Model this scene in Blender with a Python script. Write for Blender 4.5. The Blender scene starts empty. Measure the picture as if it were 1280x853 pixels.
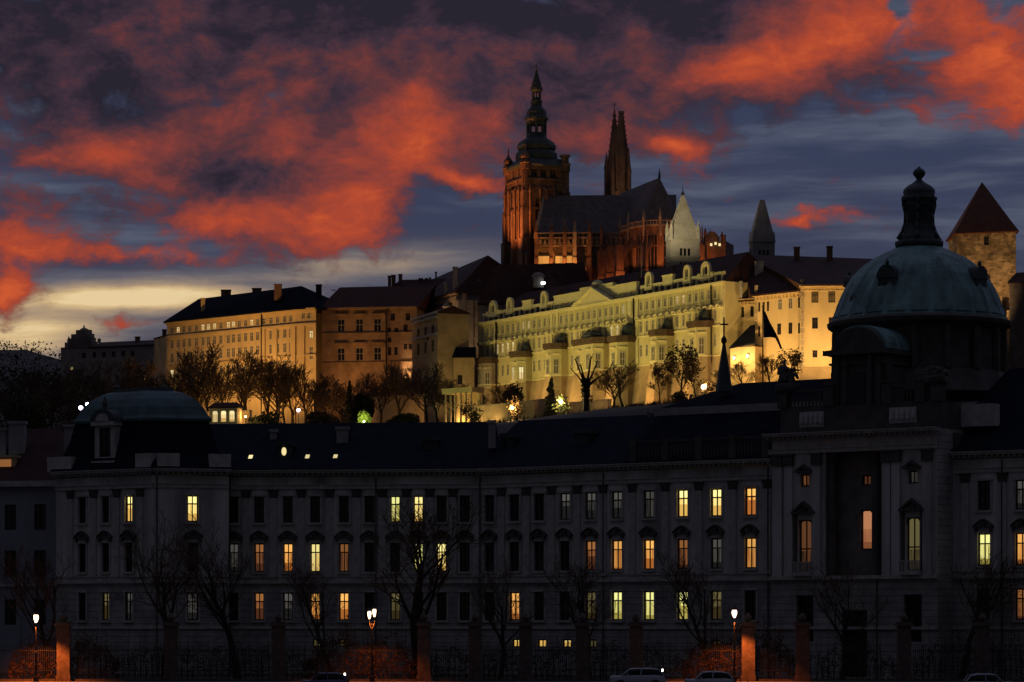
import bpy, math, random
from mathutils import Vector, Matrix, noise as mnoise
random.seed(11)
S = bpy.context.scene
C = S.collection
# ------------------------------------------------------------------ camera
# long lens on the far bank, level, with the lens shifted up (shift keeps verticals upright)
F, HY, CZ = 3790.0, 780.0, 5.0
cam_d = bpy.data.cameras.new('camera')
cam = bpy.data.objects.new('camera', cam_d); C.objects.link(cam)
cam.location = (0, 0, CZ); cam.rotation_euler = (math.radians(90), 0, 0)
cam_d.sensor_width = 36; cam_d.lens = 36 * F / 1280
cam_d.shift_y = (HY - 426.5) / 1280
cam_d.clip_start = 1; cam_d.clip_end = 6000
S.camera = cam
S.view_settings.view_transform = 'Standard'; S.view_settings.look = 'None'
S.view_settings.gamma = 1; S.view_settings.use_curve_mapping = False
S.view_settings.exposure = 0
S.render.engine = 'CYCLES'
S.cycles.use_denoising = True
S.cycles.max_bounces = 4; S.cycles.diffuse_bounces = 2; S.cycles.glossy_bounces = 2
S.cycles.use_light_tree = True
S.cycles.sample_clamp_indirect = 3

def lin(r, g, b):
    f = lambda c: (c/255/12.92) if c/255 <= .04045 else ((c/255+.055)/1.055)**2.4
    return (f(r), f(g), f(b), 1)

# ------------------------------------------------------------------ sky (world)
W = bpy.data.worlds.new("World"); S.world = W; W.use_nodes = True
nt = W.node_tree; nt.nodes.clear()
def N(t, **k):
    n = nt.nodes.new(t)
    for a, b in k.items(): setattr(n, a, b)
    return n
def L(a, b): nt.links.new(a, b)
def setin(sock, v):
    if isinstance(v, bpy.types.NodeSocket): L(v, sock)
    else: sock.default_value = v
def M(op, a, b=0.0, c=0.0, clamp=False):
    n = N('ShaderNodeMath', operation=op, use_clamp=clamp)
    setin(n.inputs[0], a); setin(n.inputs[1], b); setin(n.inputs[2], c)
    return n.outputs[0]
def V(op, a, b=(0,0,0), scale=None):
    n = N('ShaderNodeVectorMath', operation=op)
    setin(n.inputs[0], a); setin(n.inputs[1], b)
    if scale is not None: setin(n.inputs['Scale'], scale)
    return n.outputs['Value'] if op in ('DOT_PRODUCT', 'LENGTH') else n.outputs[0]
def XYZ(x, y, z):
    n = N('ShaderNodeCombineXYZ'); setin(n.inputs[0], x); setin(n.inputs[1], y); setin(n.inputs[2], z); return n.outputs[0]
def SS(v, a, b):
    n = N('ShaderNodeMapRange', interpolation_type='SMOOTHSTEP')
    setin(n.inputs[0], v); n.inputs[1].default_value = a; n.inputs[2].default_value = b
    return n.outputs[0]
def MIX(f, a, b):
    n = N('ShaderNodeMix', data_type='RGBA')
    setin(n.inputs[0], f); setin(n.inputs[6], a); setin(n.inputs[7], b); return n.outputs[2]
def NOISE(vec, scale, detail=6, rough=.55, col=False):
    n = N('ShaderNodeTexNoise'); setin(n.inputs['Vector'], vec)
    n.inputs['Scale'].default_value = scale; n.inputs['Detail'].default_value = detail; n.inputs['Roughness'].default_value = rough
    return n.outputs['Color'] if col else n.outputs[0]
def RAMP(f, stops):
    n = N('ShaderNodeValToRGB'); setin(n.inputs[0], f); e = n.color_ramp.elements
    while len(e) < len(stops): e.new(.5)
    for i, (p, c) in enumerate(stops): e[i].position = p; e[i].color = c
    return n.outputs[0]
tc = N('ShaderNodeTexCoord')
sep = N('ShaderNodeSeparateXYZ'); L(tc.outputs['Generated'], sep.inputs[0])
dx, dy, dz = sep.outputs
az = M('MULTIPLY', M('ARCTAN2', dx, dy), 180/math.pi)          # degrees right of north
el = M('MULTIPLY', M('ARCSINE', dz), 180/math.pi)              # degrees above the horizon
K = F * math.pi / 180 / 100
# sky chart: unit = 1/K degree; (6.4, 7.8) is the horizon straight ahead
q = XYZ(M('MULTIPLY_ADD', az, K, 6.4), M('MULTIPLY_ADD', el, -K, 7.8), 0.0)
w1 = V('SCALE', V('SUBTRACT', NOISE(q, .6, 2, .5, True), (.5, .5, .5)), scale=1.3)
w2 = V('SCALE', V('SUBTRACT', NOISE(V('MULTIPLY', q, (.75, 1.2, 1)), 1.7, 4, .62, True), (.5, .5, .5)), scale=.62)
qw = V('ADD', V('ADD', q, V('MULTIPLY', w1, (1, .5, 0))), V('MULTIPLY', w2, (1, .75, 0)))
def blobs(vec, lst):
    acc = 0.0
    for (cx, cy, rx, ry, rot, amp) in lst:
        m = N('ShaderNodeMapping', vector_type='TEXTURE'); L(vec, m.inputs[0])
        m.inputs['Location'].default_value = (cx/100, cy/100, 0)
        m.inputs['Rotation'].default_value = (0, 0, math.radians(rot))
        m.inputs['Scale'].default_value = (rx/100, ry/100, 1)
        d = V('DOT_PRODUCT', m.outputs[0], m.outputs[0])
        acc = M('MULTIPLY_ADD', M('POWER', .3679, d), amp, acc)
    return acc
red = blobs(qw, [(315,290,120,40,8,.62),(432,268,62,48,0,.54),(530,170,85,48,-8,.52),(400,190,170,60,0,.30),(125,205,120,34,-4,.50),
    (230,120,200,80,0,.15),(600,232,46,13,15,.75),(40,298,80,34,0,.46),(15,370,38,38,0,.75),(170,330,150,16,4,.50),(150,412,62,11,0,.55),
    (1020,40,100,60,0,.55),(940,100,95,32,-8,.50),(1240,100,85,60,0,.72),(1170,20,120,45,0,.42),(1275,160,50,26,0,.4),(852,192,46,18,5,.66),
    (750,178,85,38,0,.30),(1060,278,62,18,0,.42),(985,281,36,11,0,.5),(1110,150,90,16,14,.34),(640,95,240,40,0,.16),(905,250,60,18,0,.30),(190,45,170,60,10,.09)])
dark = blobs(qw, [(500,30,330,60,0,.95),(860,30,110,45,0,.9),(170,50,230,70,0,.42),(700,115,330,46,0,.75),(60,140,120,60,0,.35),(300,215,220,70,0,.55),(1040,60,160,70,0,.3),(1110,20,24,46,-10,-.75),(1160,78,36,14,0,-.4),(70,238,120,16,6,-.35),(60,250,140,34,0,.22),(760,185,150,40,0,.35),(112,92,60,36,0,.45),(25,60,80,60,0,.30)])
qf = V('ADD', V('ADD', q, V('SCALE', w1, scale=.5)), V('SCALE', w2, scale=.35))
fine = NOISE(V('MULTIPLY', qf, (.75, 1.25, 1)), 2.1, 9, .66)
streak = NOISE(V('MULTIPLY', V('ADD', q, V('SCALE', w1, scale=.22)), (.22, 2.0, 1)), 1.3, 5, .58)
nz = M('MULTIPLY', M('SUBTRACT', fine, .5), 1.5)
shade = blobs(qw, [(480,24,230,36,0,.07),(880,30,100,34,0,.15),(60,90,110,60,0,.06),(265,212,110,24,6,.26),(180,120,120,40,0,.10),(300,250,60,16,10,.16),(640,40,160,30,0,.08)])
# clear sky: slate blue, lighter in thin streaks, pale yellow low in the west (left)
base = RAMP(M('MULTIPLY', el, 1/90), [(0, lin(70,66,78)), (.055, lin(60,62,82)), (.1, lin(55,63,88)), (.14, lin(58,64,86)), (1, lin(70,72,96))])
st = SS(streak, .40, .80)
base = MIX(M('MULTIPLY', st, .6), base, lin(110,116,132))
glow = blobs(V('ADD', q, V('MULTIPLY', w2, (.5, .22, 0))), [(190,377,150,14,-1,.92),(330,348,260,24,-4,.27),(520,318,150,26,-6,.34),(20,428,110,34,0,.78),(140,398,260,50,0,.32)])
gl = M('MULTIPLY', glow, M('ADD', .05, M('MULTIPLY', streak, 1.75)), clamp=True)
base = MIX(SS(gl, 0, .5), base, RAMP(gl, [(0, lin(70,70,84)), (.3, lin(112,106,110)), (.6, lin(168,144,118)), (.85, lin(214,184,136)), (1, lin(230,204,156))]))
# cloud bank
cm = SS(M('ADD', M('ADD', dark, red), M('MULTIPLY', nz, .95)), .15, .62)
lump = M('MULTIPLY', M('SUBTRACT', NOISE(V('MULTIPLY', qw, (.7, 1.1, 1)), .95, 3, .5), .5), .75)
rd = M('SUBTRACT', M('ADD', M('MULTIPLY', red, .98), M('ADD', M('MULTIPLY_ADD', nz, .62, lump), .06)), shade)
ccol = RAMP(rd, [(0, lin(40,36,48)), (.15, lin(62,47,60)), (.28, lin(90,53,58)), (.46, lin(126,60,56)), (.70, lin(172,71,49)), (1.0, lin(218,97,50))])
sky = MIX(cm, base, ccol)
# the rest of the dome: purple dusk overhead, dark blue night behind
hi = SS(el, 11.8, 24)
sky = MIX(hi, sky, lin(98,100,124))
back = SS(M('ABSOLUTE', az), 25, 110)
sky = MIX(M('MULTIPLY', back, SS(M('SUBTRACT', 90, el), 10, 60)), sky, lin(46,47,53))
sky = MIX(SS(M('MULTIPLY', el, -1), 0, 3), sky, lin(14,14,18))
bg = N('ShaderNodeBackground'); L(sky, bg.inputs[0]); bg.inputs[1].default_value = 1.0
wo = N('ShaderNodeOutputWorld'); L(bg.outputs[0], wo.inputs[0])
# last trace of the sun, gone behind the hill on the left
sd = bpy.data.lights.new('sun', 'SUN'); sd.energy = .02; sd.angle = math.radians(12); sd.color = (1, .55, .35)
so = bpy.data.objects.new('sun', sd); C.objects.link(so)
so.rotation_euler = Vector((.75, -.62, -.10)).to_track_quat('-Z', 'Y').to_euler()
# ------------------------------------------------------------------ helpers
def P(px, py, Y): return Vector(((px-640)*Y/F, Y, CZ+(HY-py)*Y/F))
def XY(px, Y): return ((px-640)*Y/F, Y)
def Zp(py, Y): return CZ+(HY-py)*Y/F

class MB:
    def __init__(s): s.v = []; s.f = []; s.m = []
    def poly(s, pts, m=0):
        i = len(s.v); s.v += [tuple(p) for p in pts]; s.f.append(tuple(range(i, i+len(pts)))); s.m.append(m)
    def loops(s, a, b, m=0, cap0=True, cap1=True):
        i = len(s.v); n = len(a); s.v += [tuple(p) for p in a]+[tuple(p) for p in b]
        for k in range(n):
            j = (k+1) % n; s.f.append((i+k, i+j, i+n+j, i+n+k)); s.m.append(m)
        if cap0: s.f.append(tuple(i+k for k in reversed(range(n)))); s.m.append(m)
        if cap1: s.f.append(tuple(i+n+k for k in range(n))); s.m.append(m)
    def prism(s, pts, z0, z1, m=0, top=1.0, c=None, cap1=True):
        if c is None: c = (sum(p[0] for p in pts)/len(pts), sum(p[1] for p in pts)/len(pts))
        s.loops([(x, y, z0) for x, y in pts], [(c[0]+(x-c[0])*top, c[1]+(y-c[1])*top, z1) for x, y in pts], m, True, cap1)
    def box(s, x0, x1, y0, y1, z0, z1, m=0): s.prism([(x0,y0),(x1,y0),(x1,y1),(x0,y1)], z0, z1, m)
    def lathe(s, cx, cy, prof, seg=16, m=0, rot=0.0, caps=True, sq=0.0):
        rings = []
        for r, z in prof:
            ring = []
            for k in range(seg):
                a = rot+2*math.pi*k/seg
                ring.append((cx+r*math.cos(a), cy+r*math.sin(a), z))
            rings.append(ring)
        i = len(s.v)
        for r in rings: s.v += r
        for j in range(len(rings)-1):
            for k in range(seg):
                k2 = (k+1) % seg
                s.f.append((i+j*seg+k, i+j*seg+k2, i+(j+1)*seg+k2, i+(j+1)*seg+k)); s.m.append(m)
        if caps:
            s.f.append(tuple(i+k for k in reversed(range(seg)))); s.m.append(m)
            e = i+(len(rings)-1)*seg; s.f.append(tuple(e+k for k in range(seg))); s.m.append(m)
    def tube(s, p0, p1, r0, r1, seg=6, m=0, caps=False):
        p0 = Vector(p0); p1 = Vector(p1); d = (p1-p0)
        if d.length < 1e-6: return
        d.normalize(); a = d.orthogonal().normalized(); b = d.cross(a)
        L0 = []; L1 = []
        for k in range(seg):
            t = 2*math.pi*k/seg; o = a*math.cos(t)+b*math.sin(t)
            L0.append(p0+o*r0); L1.append(p1+o*r1)
        s.loops(L0, L1, m, caps, caps)
    def path(s, pts, rs, seg=6, m=0):
        for k in range(len(pts)-1): s.tube(pts[k], pts[k+1], rs[k], rs[k+1], seg, m, True)

ORG = {}
def empty(name, loc, label, cat, group=None, kind=None):
    o = bpy.data.objects.new(name, None); C.objects.link(o); o.location = loc; o.empty_display_size = .5
    ORG[o.name] = Vector(loc); return tag(o, label, cat, group, kind)
def tag(o, label=None, cat=None, group=None, kind=None):
    if label: o['label'] = label
    if cat: o['category'] = cat
    if group: o['group'] = group
    if cat and not kind: kind = 'thing'
    if kind: o['kind'] = kind
    return o
def mesh(name, mb, mats, off=Vector((0,0,0)), smooth=False):
    me = bpy.data.meshes.new(name)
    me.from_pydata([(x-off[0], y-off[1], z-off[2]) for x, y, z in mb.v], [], mb.f)
    if not isinstance(mats, (list, tuple)): mats = [mats]
    for m in mats: me.materials.append(m)
    if len(mats) > 1: me.polygons.foreach_set('material_index', mb.m)
    if smooth: me.polygons.foreach_set('use_smooth', [True]*len(mb.f))
    me.update(); return me
def obj(name, mb, mats, parent=None, smooth=False, loc=None):
    """mb in world coordinates (or local to the thing when its root stands at the origin)"""
    off = ORG.get(parent.name, Vector((0,0,0))) if parent else (Vector(loc) if loc else Vector((0,0,0)))
    o = bpy.data.objects.new(name, mesh(name, mb, mats, off, smooth)); C.objects.link(o)
    if parent: o.parent = parent; ORG[o.name] = off
    elif loc: o.location = loc; ORG[o.name] = Vector(loc)
    return o
def inst(name, me, parent, loc, ang=0.0):
    """another part sharing a mesh: loc is a world position"""
    o = bpy.data.objects.new(name, me); C.objects.link(o); o.parent = parent
    o.location = Vector(loc)-ORG.get(parent.name, Vector((0,0,0))); o.rotation_euler.z = ang
    ORG[o.name] = Vector(loc); return o
def copy_tree(o, parent=None):
    c = o.copy(); C.objects.link(c)
    if parent: c.parent = parent
    for ch in list(o.children): copy_tree(ch, c)
    return c

class Fac:
    """a facade from A to B (left to right seen from outside): u along, d outward"""
    def __init__(s, a, b):
        s.a = Vector((a[0], a[1])); s.b = Vector((b[0], b[1])); v = s.b-s.a
        s.L = v.length; s.u = v/s.L; s.n = Vector((s.u.y, -s.u.x)); s.ang = math.atan2(s.u.y, s.u.x)
    def pt(s, u, z, d=0.0):
        p = s.a+s.u*u+s.n*d; return Vector((p.x, p.y, z))
    def up(s, px, d=0.0):
        k = (px-640)/F; a = s.a+s.n*d
        return (k*a.y-a.x)/(s.u.x-k*s.u.y)
    def Y(s, u): return s.a.y+s.u.y*u
    def z(s, px, py): return Zp(py, s.Y(s.up(px)))
    def box(s, mb, u0, u1, z0, z1, d0, d1, m=0):
        mb.loops([s.pt(u0,z0,d1), s.pt(u1,z0,d1), s.pt(u1,z0,d0), s.pt(u0,z0,d0)],
                 [s.pt(u0,z1,d1), s.pt(u1,z1,d1), s.pt(u1,z1,d0), s.pt(u0,z1,d0)], m)
    def wall(s, mb, z0, z1, holes=(), rev=.3, u0=0.0, u1=None, d=0.0, m=0):
        if u1 is None: u1 = s.L
        us = sorted({u0, u1, *[h[0] for h in holes], *[h[1] for h in holes]})
        zs = sorted({z0, z1, *[h[2] for h in holes], *[h[3] for h in holes]})
        us = [x for x in us if u0-1e-6 <= x <= u1+1e-6]; zs = [x for x in zs if z0-1e-6 <= x <= z1+1e-6]
        for i in range(len(us)-1):
            uc = (us[i]+us[i+1])/2
            hs = [h for h in holes if h[0] < uc < h[1]]
            j = 0
            while j < len(zs)-1:
                zc = (zs[j]+zs[j+1])/2
                if any(h[2] < zc < h[3] for h in hs): j += 1; continue
                k = j+1
                while k < len(zs)-1 and not any(h[2] < (zs[k]+zs[k+1])/2 < h[3] for h in hs): k += 1
                mb.poly([s.pt(us[i],zs[j],d), s.pt(us[i+1],zs[j],d), s.pt(us[i+1],zs[k],d), s.pt(us[i],zs[k],d)], m)
                j = k
        for a, b, c, e in [h[:4] for h in holes]:
            q = [(a,c),(b,c),(b,e),(a,e)]
            for k in range(4):
                p0, p1 = q[k], q[(k+1) % 4]
                mb.poly([s.pt(p0[0],p0[1],d), s.pt(p0[0],p0[1],d-rev-.1), s.pt(p1[0],p1[1],d-rev-.1), s.pt(p1[0],p1[1],d)], m)
    def shell(s, mb, z0, z1, depth, m=0, u0=0.0, u1=None, d=0.0, front=False):
        if u1 is None: u1 = s.L
        a, b, c, e = (u0,d), (u1,d), (u1,d-depth), (u0,d-depth)
        seq = [(b,c),(c,e),(e,a)]+([(a,b)] if front else [])
        for p, q in seq:
            mb.poly([s.pt(p[0],z0,p[1]), s.pt(q[0],z0,q[1]), s.pt(q[0],z1,q[1]), s.pt(p[0],z1,p[1])], m)
        mb.poly([s.pt(u0,z1-.05,d), s.pt(u1,z1-.05,d), s.pt(u1,z1-.05,d-depth), s.pt(u0,z1-.05,d-depth)], m)
    def roof(s, mb, ze, zr, depth, hipl=0.0, hipr=0.0, over=.5, u0=0.0, u1=None, d=0.0, ridge=.5, m=0, eave=.3):
        if u1 is None: u1 = s.L
        a, b, f, r = u0-over, u1+over, d+over, d-depth-over
        rd = f-(f-r)*ridge
        e = [s.pt(a,ze,f), s.pt(b,ze,f), s.pt(b,ze,r), s.pt(a,ze,r)]
        lo = [p-Vector((0,0,eave)) for p in e]
        R0, R1 = s.pt(a+hipl,zr,rd), s.pt(b-hipr,zr,rd)
        mb.loops(lo, e, m, True, False)
        mb.poly([e[0],e[1],R1,R0], m); mb.poly([e[2],e[3],R0,R1], m)
        mb.poly([e[1],e[2],R1], m); mb.poly([e[3],e[0],R0], m)

# ------------------------------------------------------------------ materials
def mat(name, col, rough=.8, var=.25, scale=1.2, bump=0.0, metal=0.0, col2=None, lines=None, spec=.3, streaks=0.0):
    m = bpy.data.materials.new(name); m.use_nodes = True; t = m.node_tree
    b = t.nodes['Principled BSDF']; b.inputs['Roughness'].default_value = rough; b.inputs['Metallic'].default_value = metal
    b.inputs['Specular IOR Level'].default_value = spec
    c = t.nodes.new('ShaderNodeTexCoord')
    n = t.nodes.new('ShaderNodeTexNoise'); n.inputs['Scale'].default_value = scale; n.inputs['Detail'].default_value = 5
    n.inputs['Roughness'].default_value = .65
    mp = t.nodes.new('ShaderNodeMapping'); mp.inputs['Scale'].default_value = (1, 1, 1-streaks)
    t.links.new(c.outputs['Object'], mp.inputs[0]); t.links.new(mp.outputs[0], n.inputs['Vector'])
    r = t.nodes.new('ShaderNodeValToRGB'); e = r.color_ramp.elements
    k0, k1 = 1-var, 1+var*.6
    e[0].position = .3; e[0].color = (col[0]*k0, col[1]*k0, col[2]*k0, 1)
    c2 = col2 or (col[0]*k1, col[1]*k1, col[2]*k1)
    e[1].position = .7; e[1].color = (*c2[:3], 1)
    t.links.new(n.outputs[0], r.inputs[0]); out = r.outputs[0]
    if lines:                                              # courses: (axis, period, joint share, darkness)
        for ax, per, jw, dk in lines:
            sp = t.nodes.new('ShaderNodeSeparateXYZ'); t.links.new(c.outputs['Object'], sp.inputs[0])
            d1 = t.nodes.new('ShaderNodeMath'); d1.operation = 'DIVIDE'; d1.inputs[1].default_value = per
            t.links.new(sp.outputs[ax], d1.inputs[0])
            f1 = t.nodes.new('ShaderNodeMath'); f1.operation = 'FRACT'; t.links.new(d1.outputs[0], f1.inputs[0])
            l1 = t.nodes.new('ShaderNodeMath'); l1.operation = 'LESS_THAN'; l1.inputs[1].default_value = jw
            t.links.new(f1.outputs[0], l1.inputs[0])
            mu = t.nodes.new('ShaderNodeMath'); mu.operation = 'MULTIPLY'; mu.inputs[1].default_value = dk; t.links.new(l1.outputs[0], mu.inputs[0])
            mx = t.nodes.new('ShaderNodeMix'); mx.data_type = 'RGBA'
            t.links.new(mu.outputs[0], mx.inputs[0]); t.links.new(out, mx.inputs[6]); mx.inputs[7].default_value = (col[0]*.25, col[1]*.25, col[2]*.25, 1)
            out = mx.outputs[2]
    t.links.new(out, b.inputs['Base Color'])
    if bump:
        bp = t.nodes.new('ShaderNodeBump'); bp.inputs['Strength'].default_value = bump; bp.inputs['Distance'].default_value = .1
        n2 = t.nodes.new('ShaderNodeTexNoise'); n2.inputs['Scale'].default_value = scale*5; n2.inputs['Detail'].default_value = 4
        t.links.new(c.outputs['Object'], n2.inputs['Vector']); t.links.new(n2.outputs[0], bp.inputs['Height']); t.links.new(bp.outputs[0], b.inputs['Normal'])
    return m
def glass_dark(name, col=(.015,.016,.02)):
    return mat(name, col, rough=.12, var=.3, scale=.9, spec=.5)
def lit(name, c1, c2, k, freq=5.0):
    """a lit window: curtains and lamps inside, seen through the pane"""
    m = bpy.data.materials.new(name); m.use_nodes = True; t = m.node_tree
    b = t.nodes['Principled BSDF']; b.inputs['Base Color'].default_value = (.05,.05,.05,1); b.inputs['Roughness'].default_value = .2
    c = t.nodes.new('ShaderNodeTexCoord'); oi = t.nodes.new('ShaderNodeObjectInfo')
    ad = t.nodes.new('ShaderNodeVectorMath'); ad.operation = 'ADD'; t.links.new(c.outputs['Object'], ad.inputs[0])
    cm = t.nodes.new('ShaderNodeCombineXYZ'); mu = t.nodes.new('ShaderNodeMath'); mu.operation = 'MULTIPLY'; mu.inputs[1].default_value = 37
    t.links.new(oi.outputs['Random'], mu.inputs[0]); t.links.new(mu.outputs[0], cm.inputs[0]); t.links.new(cm.outputs[0], ad.inputs[1])
    mp = t.nodes.new('ShaderNodeMapping'); mp.inputs['Scale'].default_value = (freq, 1, .25); t.links.new(ad.outputs[0], mp.inputs[0])
    n = t.nodes.new('ShaderNodeTexNoise'); n.inputs['Scale'].default_value = 1; n.inputs['Detail'].default_value = 3
    t.links.new(mp.outputs[0], n.inputs['Vector'])
    r = t.nodes.new('ShaderNodeValToRGB'); e = r.color_ramp.elements; e[0].position = .38; e[1].position = .62
    e[0].color = (*c2[:3],1); e[1].color = (*c1[:3],1); t.links.new(n.outputs[0], r.inputs[0])
    sz_ = t.nodes.new('ShaderNodeSeparateXYZ'); t.links.new(c.outputs['Object'], sz_.inputs[0])
    gt = t.nodes.new('ShaderNodeMath'); gt.operation = 'GREATER_THAN'; gt.inputs[1].default_value = 1.86; t.links.new(sz_.outputs[2], gt.inputs[0])
    mx = t.nodes.new('ShaderNodeMix'); mx.data_type = 'RGBA'; t.links.new(gt.outputs[0], mx.inputs[0]); t.links.new(r.outputs[0], mx.inputs[6])
    sh_ = t.nodes.new('ShaderNodeMath'); sh_.operation = 'MULTIPLY'; sh_.inputs[1].default_value = 1.5; t.links.new(oi.outputs['Random'], sh_.inputs[0])
    lt = t.nodes.new('ShaderNodeMath'); lt.operation = 'LESS_THAN'; t.links.new(sz_.outputs[2], lt.inputs[0]); t.links.new(sh_.outputs[0], lt.inputs[1])
    m2_ = t.nodes.new('ShaderNodeMix'); m2_.data_type = 'RGBA'; t.links.new(lt.outputs[0], m2_.inputs[0]); t.links.new(r.outputs[0], m2_.inputs[6])
    m2_.inputs[7].default_value = (c2[0]*.75, c2[1]*.7, c2[2]*.65, 1); t.links.new(m2_.outputs[2], mx.inputs[6])   # furniture and nets in the lower half
    mx.inputs[7].default_value = (c1[0]*1.15, c1[1]*1.2, c1[2]*1.25, 1)          # no curtain above the transom
    t.links.new(mx.outputs[2], b.inputs['Emission Color']); sr = t.nodes.new('ShaderNodeMath'); sr.operation = 'MULTIPLY_ADD'; sr.inputs[1].default_value = .55*k; sr.inputs[2].default_value = .65*k
    t.links.new(oi.outputs['Random'], sr.inputs[0]); t.links.new(sr.outputs[0], b.inputs['Emission Strength'])
    return m
def emit(name, col, k):
    m = bpy.data.materials.new(name); m.use_nodes = True; b = m.node_tree.nodes['Principled BSDF']
    b.inputs['Base Color'].default_value = (.8,.8,.8,1); b.inputs['Emission Color'].default_value = (*col,1); b.inputs['Emission Strength'].default_value = k
    return m
MT = dict(
    stone=mat('pale_render', (.57,.555,.545), var=.55, scale=.32, bump=.2, streaks=.8),
    rust=mat('rusticated_stone', (.38,.365,.36), var=.4, scale=.6, bump=.2, lines=[(2,.62,.1,.75)]),
    trim=mat('stone_trim', (.50,.47,.45), var=.3, scale=1.5, bump=.2),
    darktrim=mat('weathered_sandstone', (.10,.085,.08), var=.4, scale=.8, bump=.3),
    slate=mat('slate_roof', (.020,.024,.036), rough=.95, spec=.05, var=.35, scale=.9, bump=.3, lines=[(2,.28,.14,.6)]),
    slate2=mat('dark_slate_roof', (.015,.018,.028), rough=.95, spec=.05, var=.35, scale=.6, bump=.3, lines=[(2,.35,.14,.5)]),
    copper=mat('green_copper', (.15,.30,.29), rough=.55, var=.65, scale=.7, bump=.35, col2=(.25,.42,.41), streaks=.8),
    copperd=mat('dark_copper', (.065,.08,.08), rough=.6, var=.4, scale=1.0, bump=.25),
    tile=mat('red_clay_tiles', (.085,.028,.02), rough=.8, var=.4, scale=.7, bump=.35, lines=[(2,.4,.14,.5)]),
    tile2=mat('brown_clay_tiles', (.055,.022,.018), rough=.85, var=.45, scale=.5, bump=.35, lines=[(2,.4,.14,.5)]),
    towertile=mat('red_tower_tiles', (.15,.055,.032), rough=.8, var=.35, scale=.8, bump=.35, lines=[(2,.35,.14,.45)]),
    cream=mat('cream_render', (.56,.42,.22), var=.22, scale=.25, bump=.1, streaks=.6),
    yellow=mat('yellow_render', (.54,.48,.26), var=.18, scale=.25, bump=.1, streaks=.6),
    yellowtrim=mat('pale_yellow_trim', (.66,.60,.36), var=.12, scale=.6),
    bare=mat('bare_plaster', (.40,.29,.17), var=.3, scale=.3, bump=.25),
    loggia=mat('dark_loggia_stone', (.24,.215,.205), var=.4, scale=.6, bump=.3),  # recessed bay wall, a darker tone than the facade
    sgraf=mat('brown_sgraffito', (.30,.19,.11), var=.4, scale=.35, bump=.25, lines=[(2,.55,.12,.35)]),
    ochre=mat('ochre_render', (.58,.44,.24), var=.2, scale=.2, bump=.1, streaks=.5),
    grey=mat('grey_render', (.34,.28,.24), var=.3, scale=.3, bump=.2),
    gothic=mat('gothic_sandstone', (.20,.115,.08), var=.5, scale=.5, bump=.5, streaks=.5),
    gothicl=mat('pale_gothic_stone', (.36,.29,.21), var=.4, scale=.6, bump=.4),
    white=mat('pale_marlstone', (.52,.47,.34), var=.3, scale=.35, bump=.4),
    greyst=mat('unlit_marlstone', (.34,.31,.29), var=.35, scale=.4, bump=.4, lines=[(2,.6,.1,.4)]),  # missing floodlight on the second tower put into a greyer stone
    rubble=None,
    bastcap=mat('brown_roof_slabs', (.10,.065,.045), var=.35, scale=.8, bump=.3), churchroof=mat('brown_grey_roof',(.13,.10,.095),rough=.7,var=.45,scale=.7,bump=.35,lines=[(2,.4,.14,.5)]), lit_nave=lit('lit_nave', (.85,.33,.06), (.25,.07,.02), .75, 1.6),
    frame=mat('white_window_frame', (.45,.43,.40), var=.1), framed=mat('dark_window_frame', (.05,.035,.028), var=.2),
    pane=glass_dark('window_glass'), panew=glass_dark('warm_window_glass', (.17,.135,.075)),
    brick=mat('chimney_brick', (.22,.12,.08), var=.4, scale=1.5, bump=.4, lines=[(2,.3,.12,.4)]),
    whitebrick=mat('whitewashed_chimney', (.33,.32,.32), var=.25, scale=1.0, bump=.2),
    iron=mat('black_iron', (.02,.02,.022), rough=.5, var=.2), steel=mat('galvanised_steel', (.3,.3,.3), rough=.4, metal=.7, var=.2),
    bark=mat('tree_bark', (.045,.034,.026), var=.4, scale=2, bump=.5), twig=mat('brown_twigs', (.10,.066,.040), var=.4, scale=1),
    leafd=mat('dark_leaves', (.030,.036,.018), var=.5, scale=1.5), leafb=mat('brown_leaves', (.085,.055,.022), var=.45, scale=1.2),
    leafg=mat('yellow_green_leaves', (.10,.12,.03), var=.4, scale=1.5), copperp=mat('dark_teal_copper', (.06,.115,.12), rough=.55, var=.45, scale=.8, bump=.25, streaks=.8), hedge_glow=mat('lamplit_hedge_leaves', (.11,.05,.02), var=.6, scale=1.5),  # hedges by the lamps reddened, standing in for street lamp glow
    yew=mat('evergreen_needles', (.014,.022,.012), var=.5, scale=1.5),
    grass=mat('grass', (.035,.05,.018), var=.5, scale=.6, bump=.4), earth=mat('hillside_earth', (.034,.028,.018), var=.5, scale=.12, bump=.4),
    asphalt=mat('asphalt', (.045,.045,.048), var=.25, scale=1.5, bump=.2), paving=mat('paving', (.16,.155,.15), var=.25, scale=.8, lines=[(0,.6,.05,.4),(1,.6,.05,.4)]),
    kerb=mat('granite_kerb', (.3,.3,.3), var=.3, scale=3), paint=mat('road_paint', (.7,.7,.68), var=.15),
    lit_bright=lit('lit_bright', (1.0,.80,.27), (.80,.50,.12), 1.15), lit_amber=lit('lit_amber', (.95,.44,.10), (.50,.17,.035), .95),
    lit_dim=lit('lit_dim', (.32,.12,.035), (.10,.035,.015), .8), lit_green=lit('lit_green', (.95,.90,.30), (.50,.44,.10), 1.0),
    lit_grey=lit('lit_grey', (.11,.10,.085), (.02,.02,.02), .6), lit_rose=lit('lit_rose', (.50,.20,.085), (.34,.12,.05), .85, 1.5), lit_brown=lit('lit_brown', (.11,.042,.015), (.02,.012,.008), .8, 2.5),
    lit_warm=lit('lit_warm', (1.0,.78,.36), (.85,.55,.2), .95), lit_faint=lit('lit_faint', (.20,.16,.06), (.08,.06,.02), .5),
)
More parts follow.
